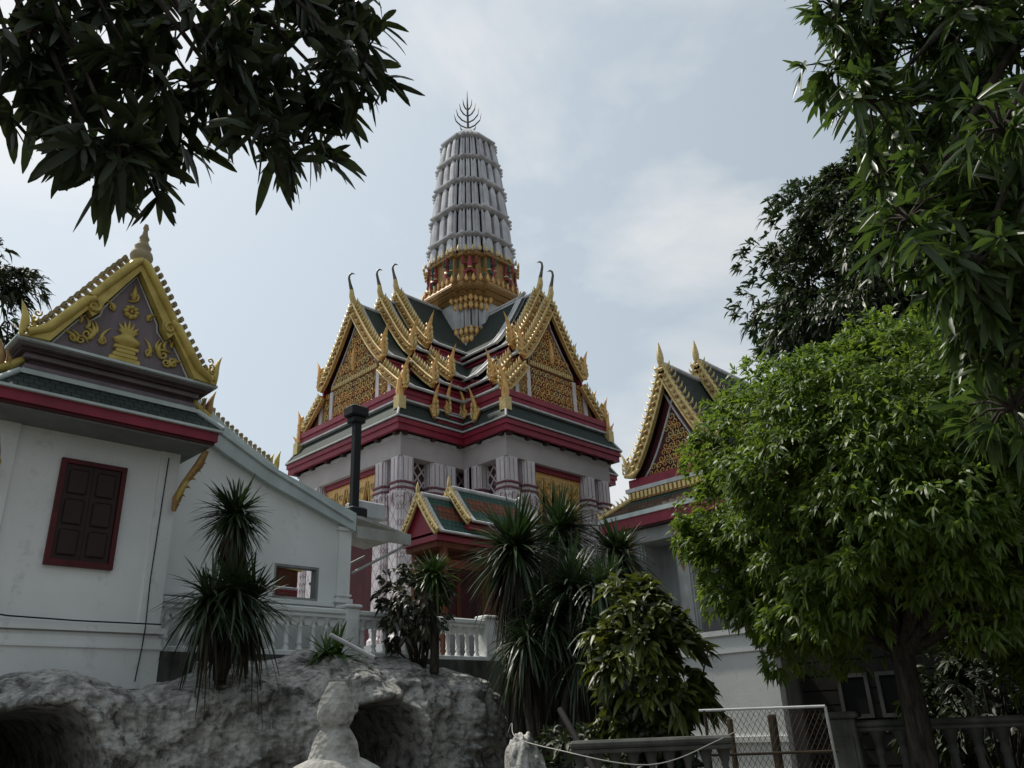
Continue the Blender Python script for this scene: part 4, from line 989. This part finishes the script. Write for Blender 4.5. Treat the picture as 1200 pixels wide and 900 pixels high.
# ================================================================== BALUSTRADES
def baluster_mesh(h, r):
    mb = MB(); k = h / .56
    prof = [(r * 1.15, 0), (r * 1.15, .05 * k), (r * .8, .06 * k), (r * .8, .10 * k), (r * 1.05, .115 * k), (r * 1.05, .145 * k), (r * .8, .16 * k), (r * .95, .26 * k), (r * .8, .37 * k), (r * 1.05, .385 * k), (r * 1.05, .415 * k), (r * .75, .43 * k), (r * .9, .46 * k), (r * 1.5, .52 * k), (r * 1.9, .56 * k)]
    return mb, prof
def balustrade(label, p0, p1, z0, zt, spacing, r, mat, posts=()):
    p0, p1 = Vector(p0), Vector(p1); d = (p1 - p0); Lg = d.length; d.normalize(); ang = math.atan2(d.y, d.x)
    root = thing('balustrade', label, 'balustrade', (p0.x, p0.y, z0))
    X = Matrix.Translation((p0.x, p0.y, 0)) @ Matrix.Rotation(ang, 4, 'Z')
    a = MB(X); rt_ = .10 if mat == 'plaster' else .065; rb = .17 if mat == 'plaster' else .11
    a.bevbox(0, Lg, -.13, .13, zt - rt_, zt, mat, .02); a.bevbox(0, Lg, -.10, .10, zt - rb, zt - rt_ - .001, mat, .01); a.build('rail', root)
    a = MB(X); a.bevbox(0, Lg, -.12, .12, z0, z0 + .17, mat, .015); a.build('plinth', root)
    n = int(Lg / spacing); bw = Lg / n; a = MB(X); zz = zt - .171
    for k in range(n):
        x = k * bw; a.prism([(x, zz), (x, zz - .15), (x + .055 * bw / .27, zz - .15), (x + .13 * bw / .27 * .6, zz - .09), (x + bw / 2, zz - .012), (x + bw - .13 * bw / .27 * .6, zz - .09), (x + bw - .055 * bw / .27, zz - .15), (x + bw, zz - .15), (x + bw, zz)], 'y', -.045, .045, mat)
    if mat == 'plaster': a.build('arcade', root)
    h = zt - rb - z0 - .17
    proto, prof = baluster_mesh(h, r); proto.lathe((0, 0, 0), prof, mat, 10); first = None
    for k in range(n):
        q = X @ Vector(((k + .5) * Lg / n, 0, z0 + .17))
        if first is None: o = first = proto.build('baluster')
        else: o = first.copy(); COL.objects.link(o)
        o.parent = root; o.location = q - root.location
    for t in posts:
        a = MB(X); x = t * Lg; a.bevbox(x - .15, x + .15, -.16, .16, z0, zt + .03, mat, .015); a.bevbox(x - .19, x + .19, -.2, .2, zt + .031, zt + .10, mat, .02); a.bevbox(x - .10, x + .10, -.175, -.161, z0 + .2, zt - .15, mat, .005); a.build('post', root)
    return root
balustrade('white balustrade along the terrace edge above the rocks', (5.5, 13.5), (17.3, 13.5), 2.80, 3.74, .27, .052, 'plaster', (.31, .62, .985))
balustrade('worn concrete balustrade in front of the croton shrub at bottom centre', (6.02, 5.28), (6.86, 4.12), .52, 1.43, .15, .034, 'moss_shade', ())
balustrade('dim grey balustrade under the round tree at bottom right', (9.55, 4.32), (11.2, -1.2), .45, 1.47, .24, .05, 'moss_shade', (0.005,))

# ================================================================== SMALL THINGS
st = MB()
prof = [(.30, -1.75), (.30, -.8), (.24, -.55), (.175, -.40), (.172, -.33), (.160, -.29), (.140, -.268), (.105, -.250), (.084, -.240), (.079, -.222), (.074, -.195), (.060, -.166), (.044, -.146), (.057, -.125), (.0615, -.10), (.059, -.075), (.052, -.052), (.042, -.03), (.034, -.015), (.031, -.007), (.027, -.001), (.006, 0)]
rings = []
P0 = Vector((1.66, 2.50, 1.757)); fine = []
for i in range(len(prof) - 1):
    nseg = 3 if i > 2 else 6
    for k in range(nseg): t = k / nseg; fine.append((prof[i][0] + (prof[i + 1][0] - prof[i][0]) * t, prof[i][1] + (prof[i + 1][1] - prof[i][1]) * t))
fine.append(prof[-1])
for r_, z in fine:
    ring = []
    for k in range(40):
        a = 2 * math.pi * k / 40; p = Vector((math.cos(a) * r_, math.sin(a) * r_, z)); d = .06 * r_ * noise.fractal(p * 22, 1, 2, 4) + .04 * r_ * math.cos(a * 4 + 1) * (1 if z < -.22 else .2)
        ring.append(tuple(P0 + Vector((math.cos(a) * (r_ + d), math.sin(a) * (r_ + d), z * 1.0))))
    rings.append(ring)
st.loft(rings, 'stone', True); tag(st.build('stone_finial'), 'pitted pale stone stupa finial standing in front of the rocks', 'stupa')

pp = MB(); pp.tube([(7.62, 11.75, 3.06), (8.3, 11.5, 2.70)], .035, 'white_trim', 10); pp.tube([(8.25, 11.52, 2.725), (8.32, 11.49, 2.69)], .045, 'white_trim', 10)
tag(pp.build('drain_pipe'), 'short white plastic pipe slanting down onto the rocks', 'pipe')
cb = MB(); cpts = [Vector(p) for p in ((7.55, 7.62, 1.50), (7.2, 7.2, 1.60), (6.4, 6.35, 1.47), (5.55, 5.05, 1.385), (5.8, 4.27, 1.25), (6.62, 4.12, 1.39), (7.34, 4.08, 1.56), (7.55, 4.0, 1.63))]
def spl(P, n=8):
    out = []
    for i in range(len(P) - 1):
        a, b_, c_, d = P[max(i - 1, 0)], P[i], P[i + 1], P[min(i + 2, len(P) - 1)]
        for k in range(n):
            t = k / n; out.append(.5 * ((2 * b_) + (c_ - a) * t + (2 * a - 5 * b_ + 4 * c_ - d) * t * t + (3 * b_ - a - 3 * c_ + d) * t ** 3))
    return out + [P[-1]]
cb.tube(spl(cpts), .0042, 'cable', 6); tag(cb.build('cable'), 'pale cable sagging across the bottom past the wire fence', 'cable')
def boulder(c, rx, ry, rz, label, seed):
    mb = MB(); rings = []
    for i in range(40):
        th = math.pi * (i + .02) / 39.04; ring = []
        for k in range(56):
            a = 2 * math.pi * k / 56; d_ = Vector((math.sin(th) * math.cos(a), math.sin(th) * math.sin(a), math.cos(th))); q = d_ * 1.3 + Vector((seed, 0, 0))
            r_ = 1 + .22 * noise.fractal(q, 1, 2.1, 5) + .06 * noise.noise(Vector((d_.x * 5, d_.y * 5, d_.z * 1.2)))
            ring.append((c[0] + d_.x * rx * r_, c[1] + d_.y * ry * r_, max(-.05, c[2] + d_.z * rz * r_)))
        rings.append(ring)
    mb.loft(rings[::-1], 'rock', True); tag(mb.build('boulder'), label, 'boulder')
boulder((7.80, 7.60, .45), .30, .34, .98, 'grey upright boulder beside the right cave with the cable running from its top', 3.7)
# wire mesh fence panel
A, B = Vector((7.17, 4.56, 0)), Vector((7.70, 3.60, 0)); dr = (B - A).normalized()
fe = thing('wire_fence', 'leaning wire mesh fence panel in a pale metal frame', 'fence', A)
mb = MB(); c4 = [A + Vector((0, 0, 1.64)), B + Vector((0, 0, 1.63)), B + Vector((.02, -.02, 1.25)), A + Vector((0, 0, 1.25))]
mb.tube([A - dr * .05 + Vector((0, 0, 1.64)), c4[1]], .012, 'white_trim', 6); mb.tube([c4[1], B + Vector((.02, -.03, .3))], .014, 'grey_metal', 6); mb.tube([c4[3], c4[2] + dr * .02], .012, 'board', 6); mb.tube([A + Vector((0, 0, 0)), c4[0]], .014, 'board', 6)
mb.build('frame', fe)
mb = MB(); Lf = (B - A).length
for k in range(-12, 34):
    for s in (1, -1):
        x0 = k * .05; pts = []
        for z in (.5, 1.62):
            x = x0 + s * (z - .5) * .6 + (0 if s > 0 else .3)
            pts.append((x, z))
        (xa, za), (xb, zb) = pts
        lo_, hi_ = 0.0, 1.0
        for bound, sg in ((0, 1), (Lf, -1)):
            fa, fb = sg * (xa - bound), sg * (xb - bound)
            if fa < 0 and fb < 0: lo_ = 2
            elif fa < 0: lo_ = max(lo_, -fa / (fb - fa))
            elif fb < 0: hi_ = min(hi_, fa / (fa - fb))
        if lo_ < hi_: mb.tube([A + dr * (xa + (xb - xa) * t) + Vector((0, 0, za + (zb - za) * t)) for t in (lo_, hi_)], .0028, 'board', 3)
mb.build('wire_mesh', fe)
for i, (t, h, w, lab) in enumerate(((.18, 1.56, .025, 'short brown timber post at the left end behind the wire fence'), (.55, 1.58, .035, 'thicker brown timber post behind the middle of the wire fence'))):
    p = A + dr * (Lf * t) + Vector((.35, .18, 0)); mb = MB(); mb.bevbox(p.x - w, p.x + w, p.y - w, p.y + w, 0, h, 'board', .01); tag(mb.build('timber_post'), lab, 'post')
mb = MB(); mb.tube([(7.05, 6.3, 1.72), (6.75, 5.6, 1.1), (6.6, 5.25, .7)], .035, 'dark_shade_wood', 6); tag(mb.build('timber_prop'), 'grey timber prop leaning behind the worn concrete balustrade', 'prop')

# ================================================================== FOLIAGE
def leaf_mesh(name, pos, axis, nrm, Ls, Ws, droop, mat, parent, fold=.18, prof=((0, .12), (.3, .9), (.65, .85), (1, .03)), mid=False):
    """many leaf blades as one mesh; each blade is bent and folded"""
    pos, axis, nrm = (np.asarray(a, float) for a in (pos, axis, nrm)); n = len(pos)
    axis /= np.linalg.norm(axis, axis=1)[:, None] + 1e-9
    side = np.cross(axis, nrm); side /= np.linalg.norm(side, axis=1)[:, None] + 1e-9
    up = np.cross(side, axis); Ls, Ws, droop = (np.broadcast_to(np.asarray(a, float), (n,)) for a in (Ls, Ws, droop))
    cols = 3 if mid else 2; K = len(prof); V_ = np.zeros((n, K, cols, 3))
    for k, (t, w) in enumerate(prof):
        c = pos + axis * (Ls * t)[:, None]; c[:, 2] -= droop * Ls * t * t
        hwid = (Ws * w * .5)[:, None]
        V_[:, k, 0] = c - side * hwid + up * hwid * fold * 2; V_[:, k, -1] = c + side * hwid + up * hwid * fold * 2
        if mid: V_[:, k, 1] = c
    per = K * cols; V_ = V_.reshape(-1, 3)
    loc = np.array([[k * cols + c, k * cols + c + 1, (k + 1) * cols + c + 1, (k + 1) * cols + c] for k in range(K - 1) for c in range(cols - 1)])
    F_ = (np.arange(n)[:, None, None] * per + loc[None]).reshape(-1, 4)
    me = bpy.data.meshes.new(name); me.vertices.add(len(V_)); me.vertices.foreach_set('co', V_.ravel())
    me.loops.add(F_.size); me.loops.foreach_set('vertex_index', F_.ravel().astype(np.int32))
    me.polygons.add(len(F_)); me.polygons.foreach_set('loop_start', np.arange(0, F_.size, 4, dtype=np.int32)); me.polygons.foreach_set('loop_total', np.full(len(F_), 4, np.int32))
    me.materials.append(M[mat]); me.update(); me.validate()
    me.polygons.foreach_set('use_smooth', [mid] * len(F_))
    o = bpy.data.objects.new(name, me); COL.objects.link(o)
    if parent is not None: o.parent = parent; o.matrix_parent_inverse = parent_inv(parent)
    return o
def rosettes(tips, dirs, per, length, width, spread=.9, droop=.5, jit=.25, rng=RNG):
    """leaf whorls at twig tips"""
    tips, dirs = np.asarray(tips), np.asarray(dirs); n = len(tips)
    P = np.repeat(tips, per, 0); D = np.repeat(dirs, per, 0)
    D = D / (np.linalg.norm(D, axis=1)[:, None] + 1e-9)
    rnd = rng.normal(size=P.shape); rnd -= D * (rnd * D).sum(1)[:, None]; rnd /= np.linalg.norm(rnd, axis=1)[:, None] + 1e-9
    s = rng.uniform(.35, 1, len(P))[:, None] * spread
    A = D * (1 - .45 * s) + rnd * s
    P = P - D * (rng.uniform(0, 1, len(P))[:, None] * length * .5)
    Nn = D + rng.normal(size=P.shape) * .35 + np.array([0, 0, .5])
    return P, A, Nn, length * rng.uniform(1 - jit, 1 + jit, len(P)), width * rng.uniform(1 - jit, 1 + jit, len(P)), droop * rng.uniform(.5, 1.4, len(P))
def crown_tips(c, rad, nclump, cr, per, rng, flat=.75, lower=-.75, shape=None, inner=.15):
    """twig tips on uneven clumps spread over an ellipsoid"""
    c = np.array(c); rad = np.array(rad); T = []; D = []
    k = 0
    while k < nclump:
        v = rng.normal(size=3); v /= np.linalg.norm(v)
        if v[2] < lower: continue
        rr = rng.uniform(.70, 1.04) if rng.random() > inner else rng.uniform(.3, .7)
        v2 = v * 2.1 + c * .37; rr *= 1 + .10 * noise.noise(Vector(v2))
        cc = c + v * rad * rr
        if shape is not None and not shape(cc): k += .2; continue
        q = rng.normal(size=(per, 3)); q /= np.linalg.norm(q, axis=1)[:, None]
        q = q + v * .75 + np.array([0, 0, .45]); q /= np.linalg.norm(q, axis=1)[:, None]
        s = cr * rng.uniform(.5, 1.55)
        T.append(cc + q * np.array([s, s, s * flat]) * rng.uniform(.75, 1.05, per)[:, None]); D.append(q * .7 + v * .5 + rng.normal(size=(per, 3)) * .25)
        k += 1
    return np.concatenate(T), np.concatenate(D)
def limbs(mb, base, fork, tips, r0, rng, n=26, rt=.018):
    base, fork = Vector(base), Vector(fork)
    mb.tube([base - Vector((0, 0, .1)), base + Vector((0, 0, .25)), base.lerp(fork, .5) + Vector((.06, -.05, 0)), fork], [r0 * 1.5, r0 * 1.1, r0 * .9, r0 * .75], 'bark', 10)
    for i in rng.choice(len(tips), n, replace=False):
        t = Vector(tips[i]); mdl = fork.lerp(t, .5) + Vector((0, 0, .12 * (t - fork).length)); w = r0 * rng.uniform(.3, .5)
        mb.tube([fork - Vector((0, 0, .1)), fork.lerp(mdl, .5) + Vector(rng.normal(size=3) * .05), mdl, t], [w, w * .75, w * .5, rt], 'bark', 6)
def tree(name, label, cat, base, fork, c, rad, nclump, cr, per, leafs, length, width, mat, r0, seed, droop=.5, lower=-.75, shape=None, spread=.9, nlimb=26, group=None, extra=()):
    rng = np.random.default_rng(seed); root = thing(name, label, cat, base, group)
    T, D = crown_tips(c, rad, nclump, cr, per, rng, lower=lower, shape=shape, inner=.28)
    for (c2, rad2, n2) in extra:
        T2, D2 = crown_tips(c2, rad2, n2, cr, per, rng, lower=-.95, inner=.28); T = np.concatenate([T, T2]); D = np.concatenate([D, D2])
    mb = MB(); limbs(mb, base, fork, T, r0, rng, nlimb); mb.build('trunk', root)
    leaf_mesh('crown', *rosettes(T, D, leafs, length, width, spread, droop, .38, rng), mat, root)
    return root

# big round tree
tree('shade_tree', 'large round bright green tree with dense crown over the dim balustrade', 'tree', (9.35, 3.56, 0), (9.45, 3.45, 2.2), (10.0, 3.0, 3.80), (2.2, 2.78, 2.02), 820, .35, 46, 5, .105, .033, 'leaf_big', .15, 21, .45, -.80, extra=(((11.3, 1.5, 3.25), (1.5, 1.7, 1.75), 330),))
# taller dark tree behind it
tree('tall_dark_tree', 'taller dark tree rising behind the round green tree', 'tree', (16.2, 3.4, 0), (16.1, 3.8, 6.0), (16.6, 3.7, 9.6), (2.7, 3.5, 3.3), 480, .55, 30, 6, .20, .055, 'leaf_mid', .2, 22, .5, -.8)
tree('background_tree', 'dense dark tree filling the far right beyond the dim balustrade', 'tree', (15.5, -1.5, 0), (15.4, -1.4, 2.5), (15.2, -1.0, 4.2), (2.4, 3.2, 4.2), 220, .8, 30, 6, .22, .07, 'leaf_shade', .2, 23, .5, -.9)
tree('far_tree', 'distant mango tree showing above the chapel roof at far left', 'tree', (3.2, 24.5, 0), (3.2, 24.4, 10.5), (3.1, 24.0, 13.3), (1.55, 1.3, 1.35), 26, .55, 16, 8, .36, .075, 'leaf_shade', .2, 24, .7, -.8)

# overhanging mango trees, trunks out of view
def mango(label, base, top, sprays, mat, seed, leaf=.22, wid=.055, per=9):
    rng = np.random.default_rng(seed); root = thing('mango_tree', label, 'tree', base)
    T = []; D = []; mb = MB(); base, top = Vector(base), Vector(top)
    mb.tube([base - Vector((0, 0, .1)), base.lerp(top, .3), base.lerp(top, .7) + Vector((.1, .1, 0)), top], [.26, .2, .17, .12], 'bark', 10)
    for (c, r_, n) in sprays:
        c = Vector(c); md = top.lerp(c, .55) + Vector((0, 0, .25))
        mb.tube([top - Vector((0, 0, .2)), top.lerp(md, .5) + Vector((0, 0, .12)), md, md.lerp(c, .6), c], [.05, .035, .025, .016, .009], 'bark', 6)
        for k in range(n):
            q = rng.normal(size=3); q /= np.linalg.norm(q); p = np.array(c) + q * r_ * rng.uniform(.35, 1) * np.array([1, 1, .8])
            d = q * .8 + np.array([0, 0, -.15]) + rng.normal(size=3) * .3
            T.append(p); D.append(d); a = c.lerp(Vector(p), .45) + Vector((0, 0, .04))
            mb.tube([c, a, Vector(p)], [.012, .008, .005], 'bark', 4)
    mb.build('trunk', root)
    prof = ((0, .18), (.12, .6), (.35, 1.0), (.64, .96), (.86, .62), (1, .10))
    leaf_mesh('crown', *rosettes(np.array(T), np.array(D), per, leaf, wid, 1.25, .34, .42, rng), mat, root, .12, prof, True)
    return root
LMS = [(0.57, 4.13, 5.08), (0.62, 4.34, 4.93), (0.8, 4.18, 5.41), (1.08, 4.29, 5.77), (0.94, 4.34, 5.19), (1.06, 3.9, 5.03), (1.02, 3.88, 4.48), (1.28, 4.4, 4.72), (0.99, 4.06, 4.44), (1.34, 3.94, 5.54), (1.81, 4.34, 6.34), (1.46, 4.08, 5.27), (1.44, 4.35, 5.1), (1.74, 3.97, 5.3), (1.98, 3.98, 5.95), (1.74, 3.72, 4.81), (2.09, 3.92, 5.34), (2.23, 4.03, 5.2), (2.26, 3.74, 5.5), (2.28, 3.9, 6.26), (2.42, 3.76, 6.08), (2.24, 3.37, 5.45), (2.41, 3.83, 6.51), (0.69, 4.36, 5.61), (1.85, 3.78, 6.05), (1.44, 3.75, 5.27), (0.83, 4.53, 5.09)]
RMS = [(4.28, 1.09, 5.63), (4.56, 1.09, 5.53), (4.69, 1.29, 5.54), (4.6, 0.91, 5.67), (4.84, 0.82, 5.49), (4.32, 0.41, 5.08), (4.77, 0.38, 4.98), (4.26, 1.04, 4.82), (4.83, 0.97, 5.08), (4.81, 0.75, 4.86), (3.98, 0.44, 4.08), (4.81, 1.21, 4.7), (4.3, 0.85, 4.16), (4.54, 0.68, 4.07), (4.12, 0.98, 3.9), (4.38, 0.83, 3.8), (4.28, 0.61, 3.61), (4.19, 0.92, 3.59), (4.47, 0.79, 3.46), (4.48, 0.72, 3.29), (4.82, 0.87, 3.19), (4.57, 0.85, 2.88), (4.88, 0.63, 5.45), (4.83, 0.26, 5.41), (4.94, 0.67, 5.16), (4.61, 0.55, 4.09), (4.01, 0.72, 3.46), (4.79, 0.74, 3.6), (4.89, 0.84, 5.99)]
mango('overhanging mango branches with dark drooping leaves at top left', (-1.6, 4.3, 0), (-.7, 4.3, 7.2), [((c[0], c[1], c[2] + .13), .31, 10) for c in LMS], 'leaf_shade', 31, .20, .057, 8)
mango('overhanging mango tree with glossy green leaves at top right', (5.6, -1.2, 0), (5.4, -.7, 6.2), [((c[0], c[1], c[2] + .10), .31, 18) for c in RMS], 'leaf_mango', 32, .15, .031, 11)

def straps(c, n, length, width, rng, up=.35, droop=.38, lo=-.55):
    """one head of long strap leaves radiating from a stem tip"""
    v = rng.normal(size=(n * 3, 3)); v /= np.linalg.norm(v, axis=1)[:, None]; v[:, 2] = v[:, 2] * .8 + up * .55
    v = v[v[:, 2] > lo][:n]; n = len(v)
    v = v + rng.normal(size=3) * .13; bent = np.where(rng.random(n) < .16, 2.4, 1.0)
    P = np.array(c)[None] + rng.normal(size=(n, 3)) * .03 - np.array([0, 0, .12]) * rng.uniform(0, 1, (n, 1))
    return P, v, np.tile([0, 0, 1.0], (n, 1)) + rng.normal(size=(n, 3)) * .1, length * rng.uniform(.55, 1.12, n), width * rng.uniform(.8, 1.2, n), droop * bent * rng.uniform(.3, 1.2, n) * (1.15 - .9 * np.clip(v[:, 2], 0, 1))
SPROF = ((0, .5), (.2, .95), (.45, 1), (.7, .75), (.88, .4), (1, .04))
def cat_(L_): return [np.concatenate([np.asarray(a[i], float) for a in L_]) for i in range(6)]
def dracaena(label, base, heads, mat, seed, skirt=None, n=120, length=.62, width=.032, group=None, droop=.36):
    rng = np.random.default_rng(seed); root = thing('dracaena', label, 'plant', base, group)
    mb = MB(); b = Vector(base)
    for h in heads:
        h = Vector(h); mb.tube([b, b.lerp(h, .4) + Vector((.06, .03, 0)), b.lerp(h, .75) + Vector((-.03, .04, 0)), h], [.09, .075, .065, .055], 'bark', 8)
    mb.build('trunk', root)
    leaf_mesh('crown', *cat_([straps(h, n, length, width, rng, droop=droop) for h in heads]), mat, root, .25, SPROF)
    if skirt:
        L_ = []
        for h in heads:
            for k in range((skirt + 1) // 2):
                c = Vector(h) - Vector((0, 0, .12 + .10 * k)); P, v, nn, a, w, d = straps(c, n // 3, length * .7, width, rng, up=-1.0, droop=.8, lo=-2)
                v[:, 2] -= .9; L_.append((P, v, nn, a, w, d))
        leaf_mesh('dead_leaves', *cat_(L_), 'leaf_dead', root, .25, SPROF)
    return root
dracaena('tall dracaena with two tiers of strap leaves against the chapel corner', (5.85, 11.85, 2.3), [(5.83, 11.85, 4.88)], 'leaf_drac', 41, 4, 460, .68, .036, droop=.3)
dracaena('low spreading dracaena with dark drooping straps under the tall one by the chapel', (5.75, 11.7, 2.35), [(5.45, 11.62, 3.52), (6.12, 11.7, 3.48), (5.8, 11.55, 3.62)], 'leaf_drac', 42, 1, 210, .84, .045, droop=.42)
DG = 'dracaenas clustered below the temple'
dracaena('big shaggy dracaena head left in the cluster overlapping the pavilion roof', (10.9, 9.9, 0), [(10.55, 10.3, 4.6)], 'leaf_drac', 43, 6, 460, 1.18, .055, DG, .30)
dracaena('highest dracaena head in the cluster in front of the temple columns', (12.6, 10.9, 0), [(12.45, 10.85, 5.3)], 'leaf_drac', 44, 6, 400, 1.05, .052, DG, .30)
dracaena('fan shaped dracaena head under the red eave of the right hall', (13.6, 10.2, 0), [(13.55, 10.2, 4.85)], 'leaf_drac', 45, 5, 360, .95, .05, DG, .30)
dracaena('dark lower dracaena in the middle of the cluster below the temple', (11.0, 9.3, 0), [(10.9, 9.25, 3.75), (10.6, 9.6, 3.2)], 'leaf_drac', 46, 5, 320, 1.0, .05, DG, .5)
dracaena('lowest dracaena of the cluster hanging over the right end of the rocks', (10.0, 9.5, 0), [(9.95, 9.55, 2.9), (10.5, 8.9, 2.6)], 'leaf_drac', 47, 4, 150, .72, .038, DG, .8)
dracaena('dark dracaena filling the corner where the rocks end below the cluster', (10.9, 10.6, 0), [(10.9, 10.7, 3.0), (11.5, 10.2, 3.4), (11.3, 10.1, 2.4)], 'leaf_drac', 57, 4, 170, .8, .045, DG, .7)
dracaena('dracaena low between the cluster and the croton shrub', (10.6, 8.5, 0), [(10.55, 8.5, 3.0), (10.9, 8.7, 3.7)], 'leaf_drac', 48, 4, 150, .72, .04, DG, .8)
dracaena('pale green rosette plant in front of the small pavilion', (10.0, 11.95, 2.5), [(9.98, 11.95, 4.30)], 'leaf_light', 49, None, 280, .54, .045)
dracaena('small upright strap leaf plant at the foot of the terrace balustrade', (7.95, 12.2, 2.4), [(7.9, 12.3, 2.82), (8.05, 12.2, 2.80)], 'leaf_light', 50, None, 60, .68, .07, None, .35)

def bush(name, label, base, c, rad, nclump, cr, per, leafs, length, width, mat, seed, **kw):
    rng = np.random.default_rng(seed); root = thing(name, label, 'shrub', base)
    T, D = crown_tips(c, rad, nclump, cr, per, rng, lower=-.9); mb = MB()
    for i in rng.choice(len(T), 16, replace=False):
        t = Vector(T[i]); b = Vector(base) + Vector(rng.normal(size=3) * .06); b.z = base[2]
        mb.tube([b, b.lerp(t, .5) + Vector((0, 0, .1)), t], [.035, .022, .008], 'bark', 5)
    mb.build('stem', root)
    leaf_mesh('foliage', *rosettes(T, D, leafs, length, width, .95, .5, .3, rng), mat, root, .15, ((0, .12), (.22, .75), (.5, 1), (.8, .6), (1, .05)), True)
    return root
bush('croton_shrub', 'tall croton shrub with glossy yellow green leaves in front of the terrace wall', (9.3, 6.75, 0), (9.32, 6.75, 2.12), (.50, .62, 1.08), 74, .25, 11, 5, .21, .085, 'leaf_croton', 51)
bush('flowering_shrub', 'dull reddish green round leaved shrub leaning over the terrace balustrade', (10.1, 12.5, 2.3), (10.05, 12.55, 3.75), (.62, .72, .85), 46, .22, 9, 5, .14, .075, 'leaf_frang', 52)
bush('pale_bush', 'pale leaved bush glimpsed beneath the round tree at right', (12.5, 3.6, 0), (12.5, 3.65, 1.6), (.28, .35, .35), 10, .2, 8, 6, .16, .05, 'leaf_pale', 53)
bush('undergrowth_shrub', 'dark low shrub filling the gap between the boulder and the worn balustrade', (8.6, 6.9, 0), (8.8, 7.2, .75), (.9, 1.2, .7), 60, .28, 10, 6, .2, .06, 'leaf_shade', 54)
bush('shade_fill_shrub', 'dark leafy shrub added to deepen the shade against the timber house behind the round tree', (14.6, 3.0, 0), (14.6, 3.2, 1.5), (.8, 2.2, 1.5), 130, .38, 14, 6, .2, .065, 'leaf_shade', 61)  # shrub added to darken the area under the tree
dracaena('dark dracaena with many small heads filling the middle of the cluster', (11.6, 9.7, 0), [(11.5, 9.75, 4.3), (11.2, 9.5, 3.4), (12.1, 9.4, 4.0), (10.7, 9.9, 3.6), (10.9, 8.95, 2.6)], 'leaf_drac', 62, 3, 170, .82, .045, DG, .6)
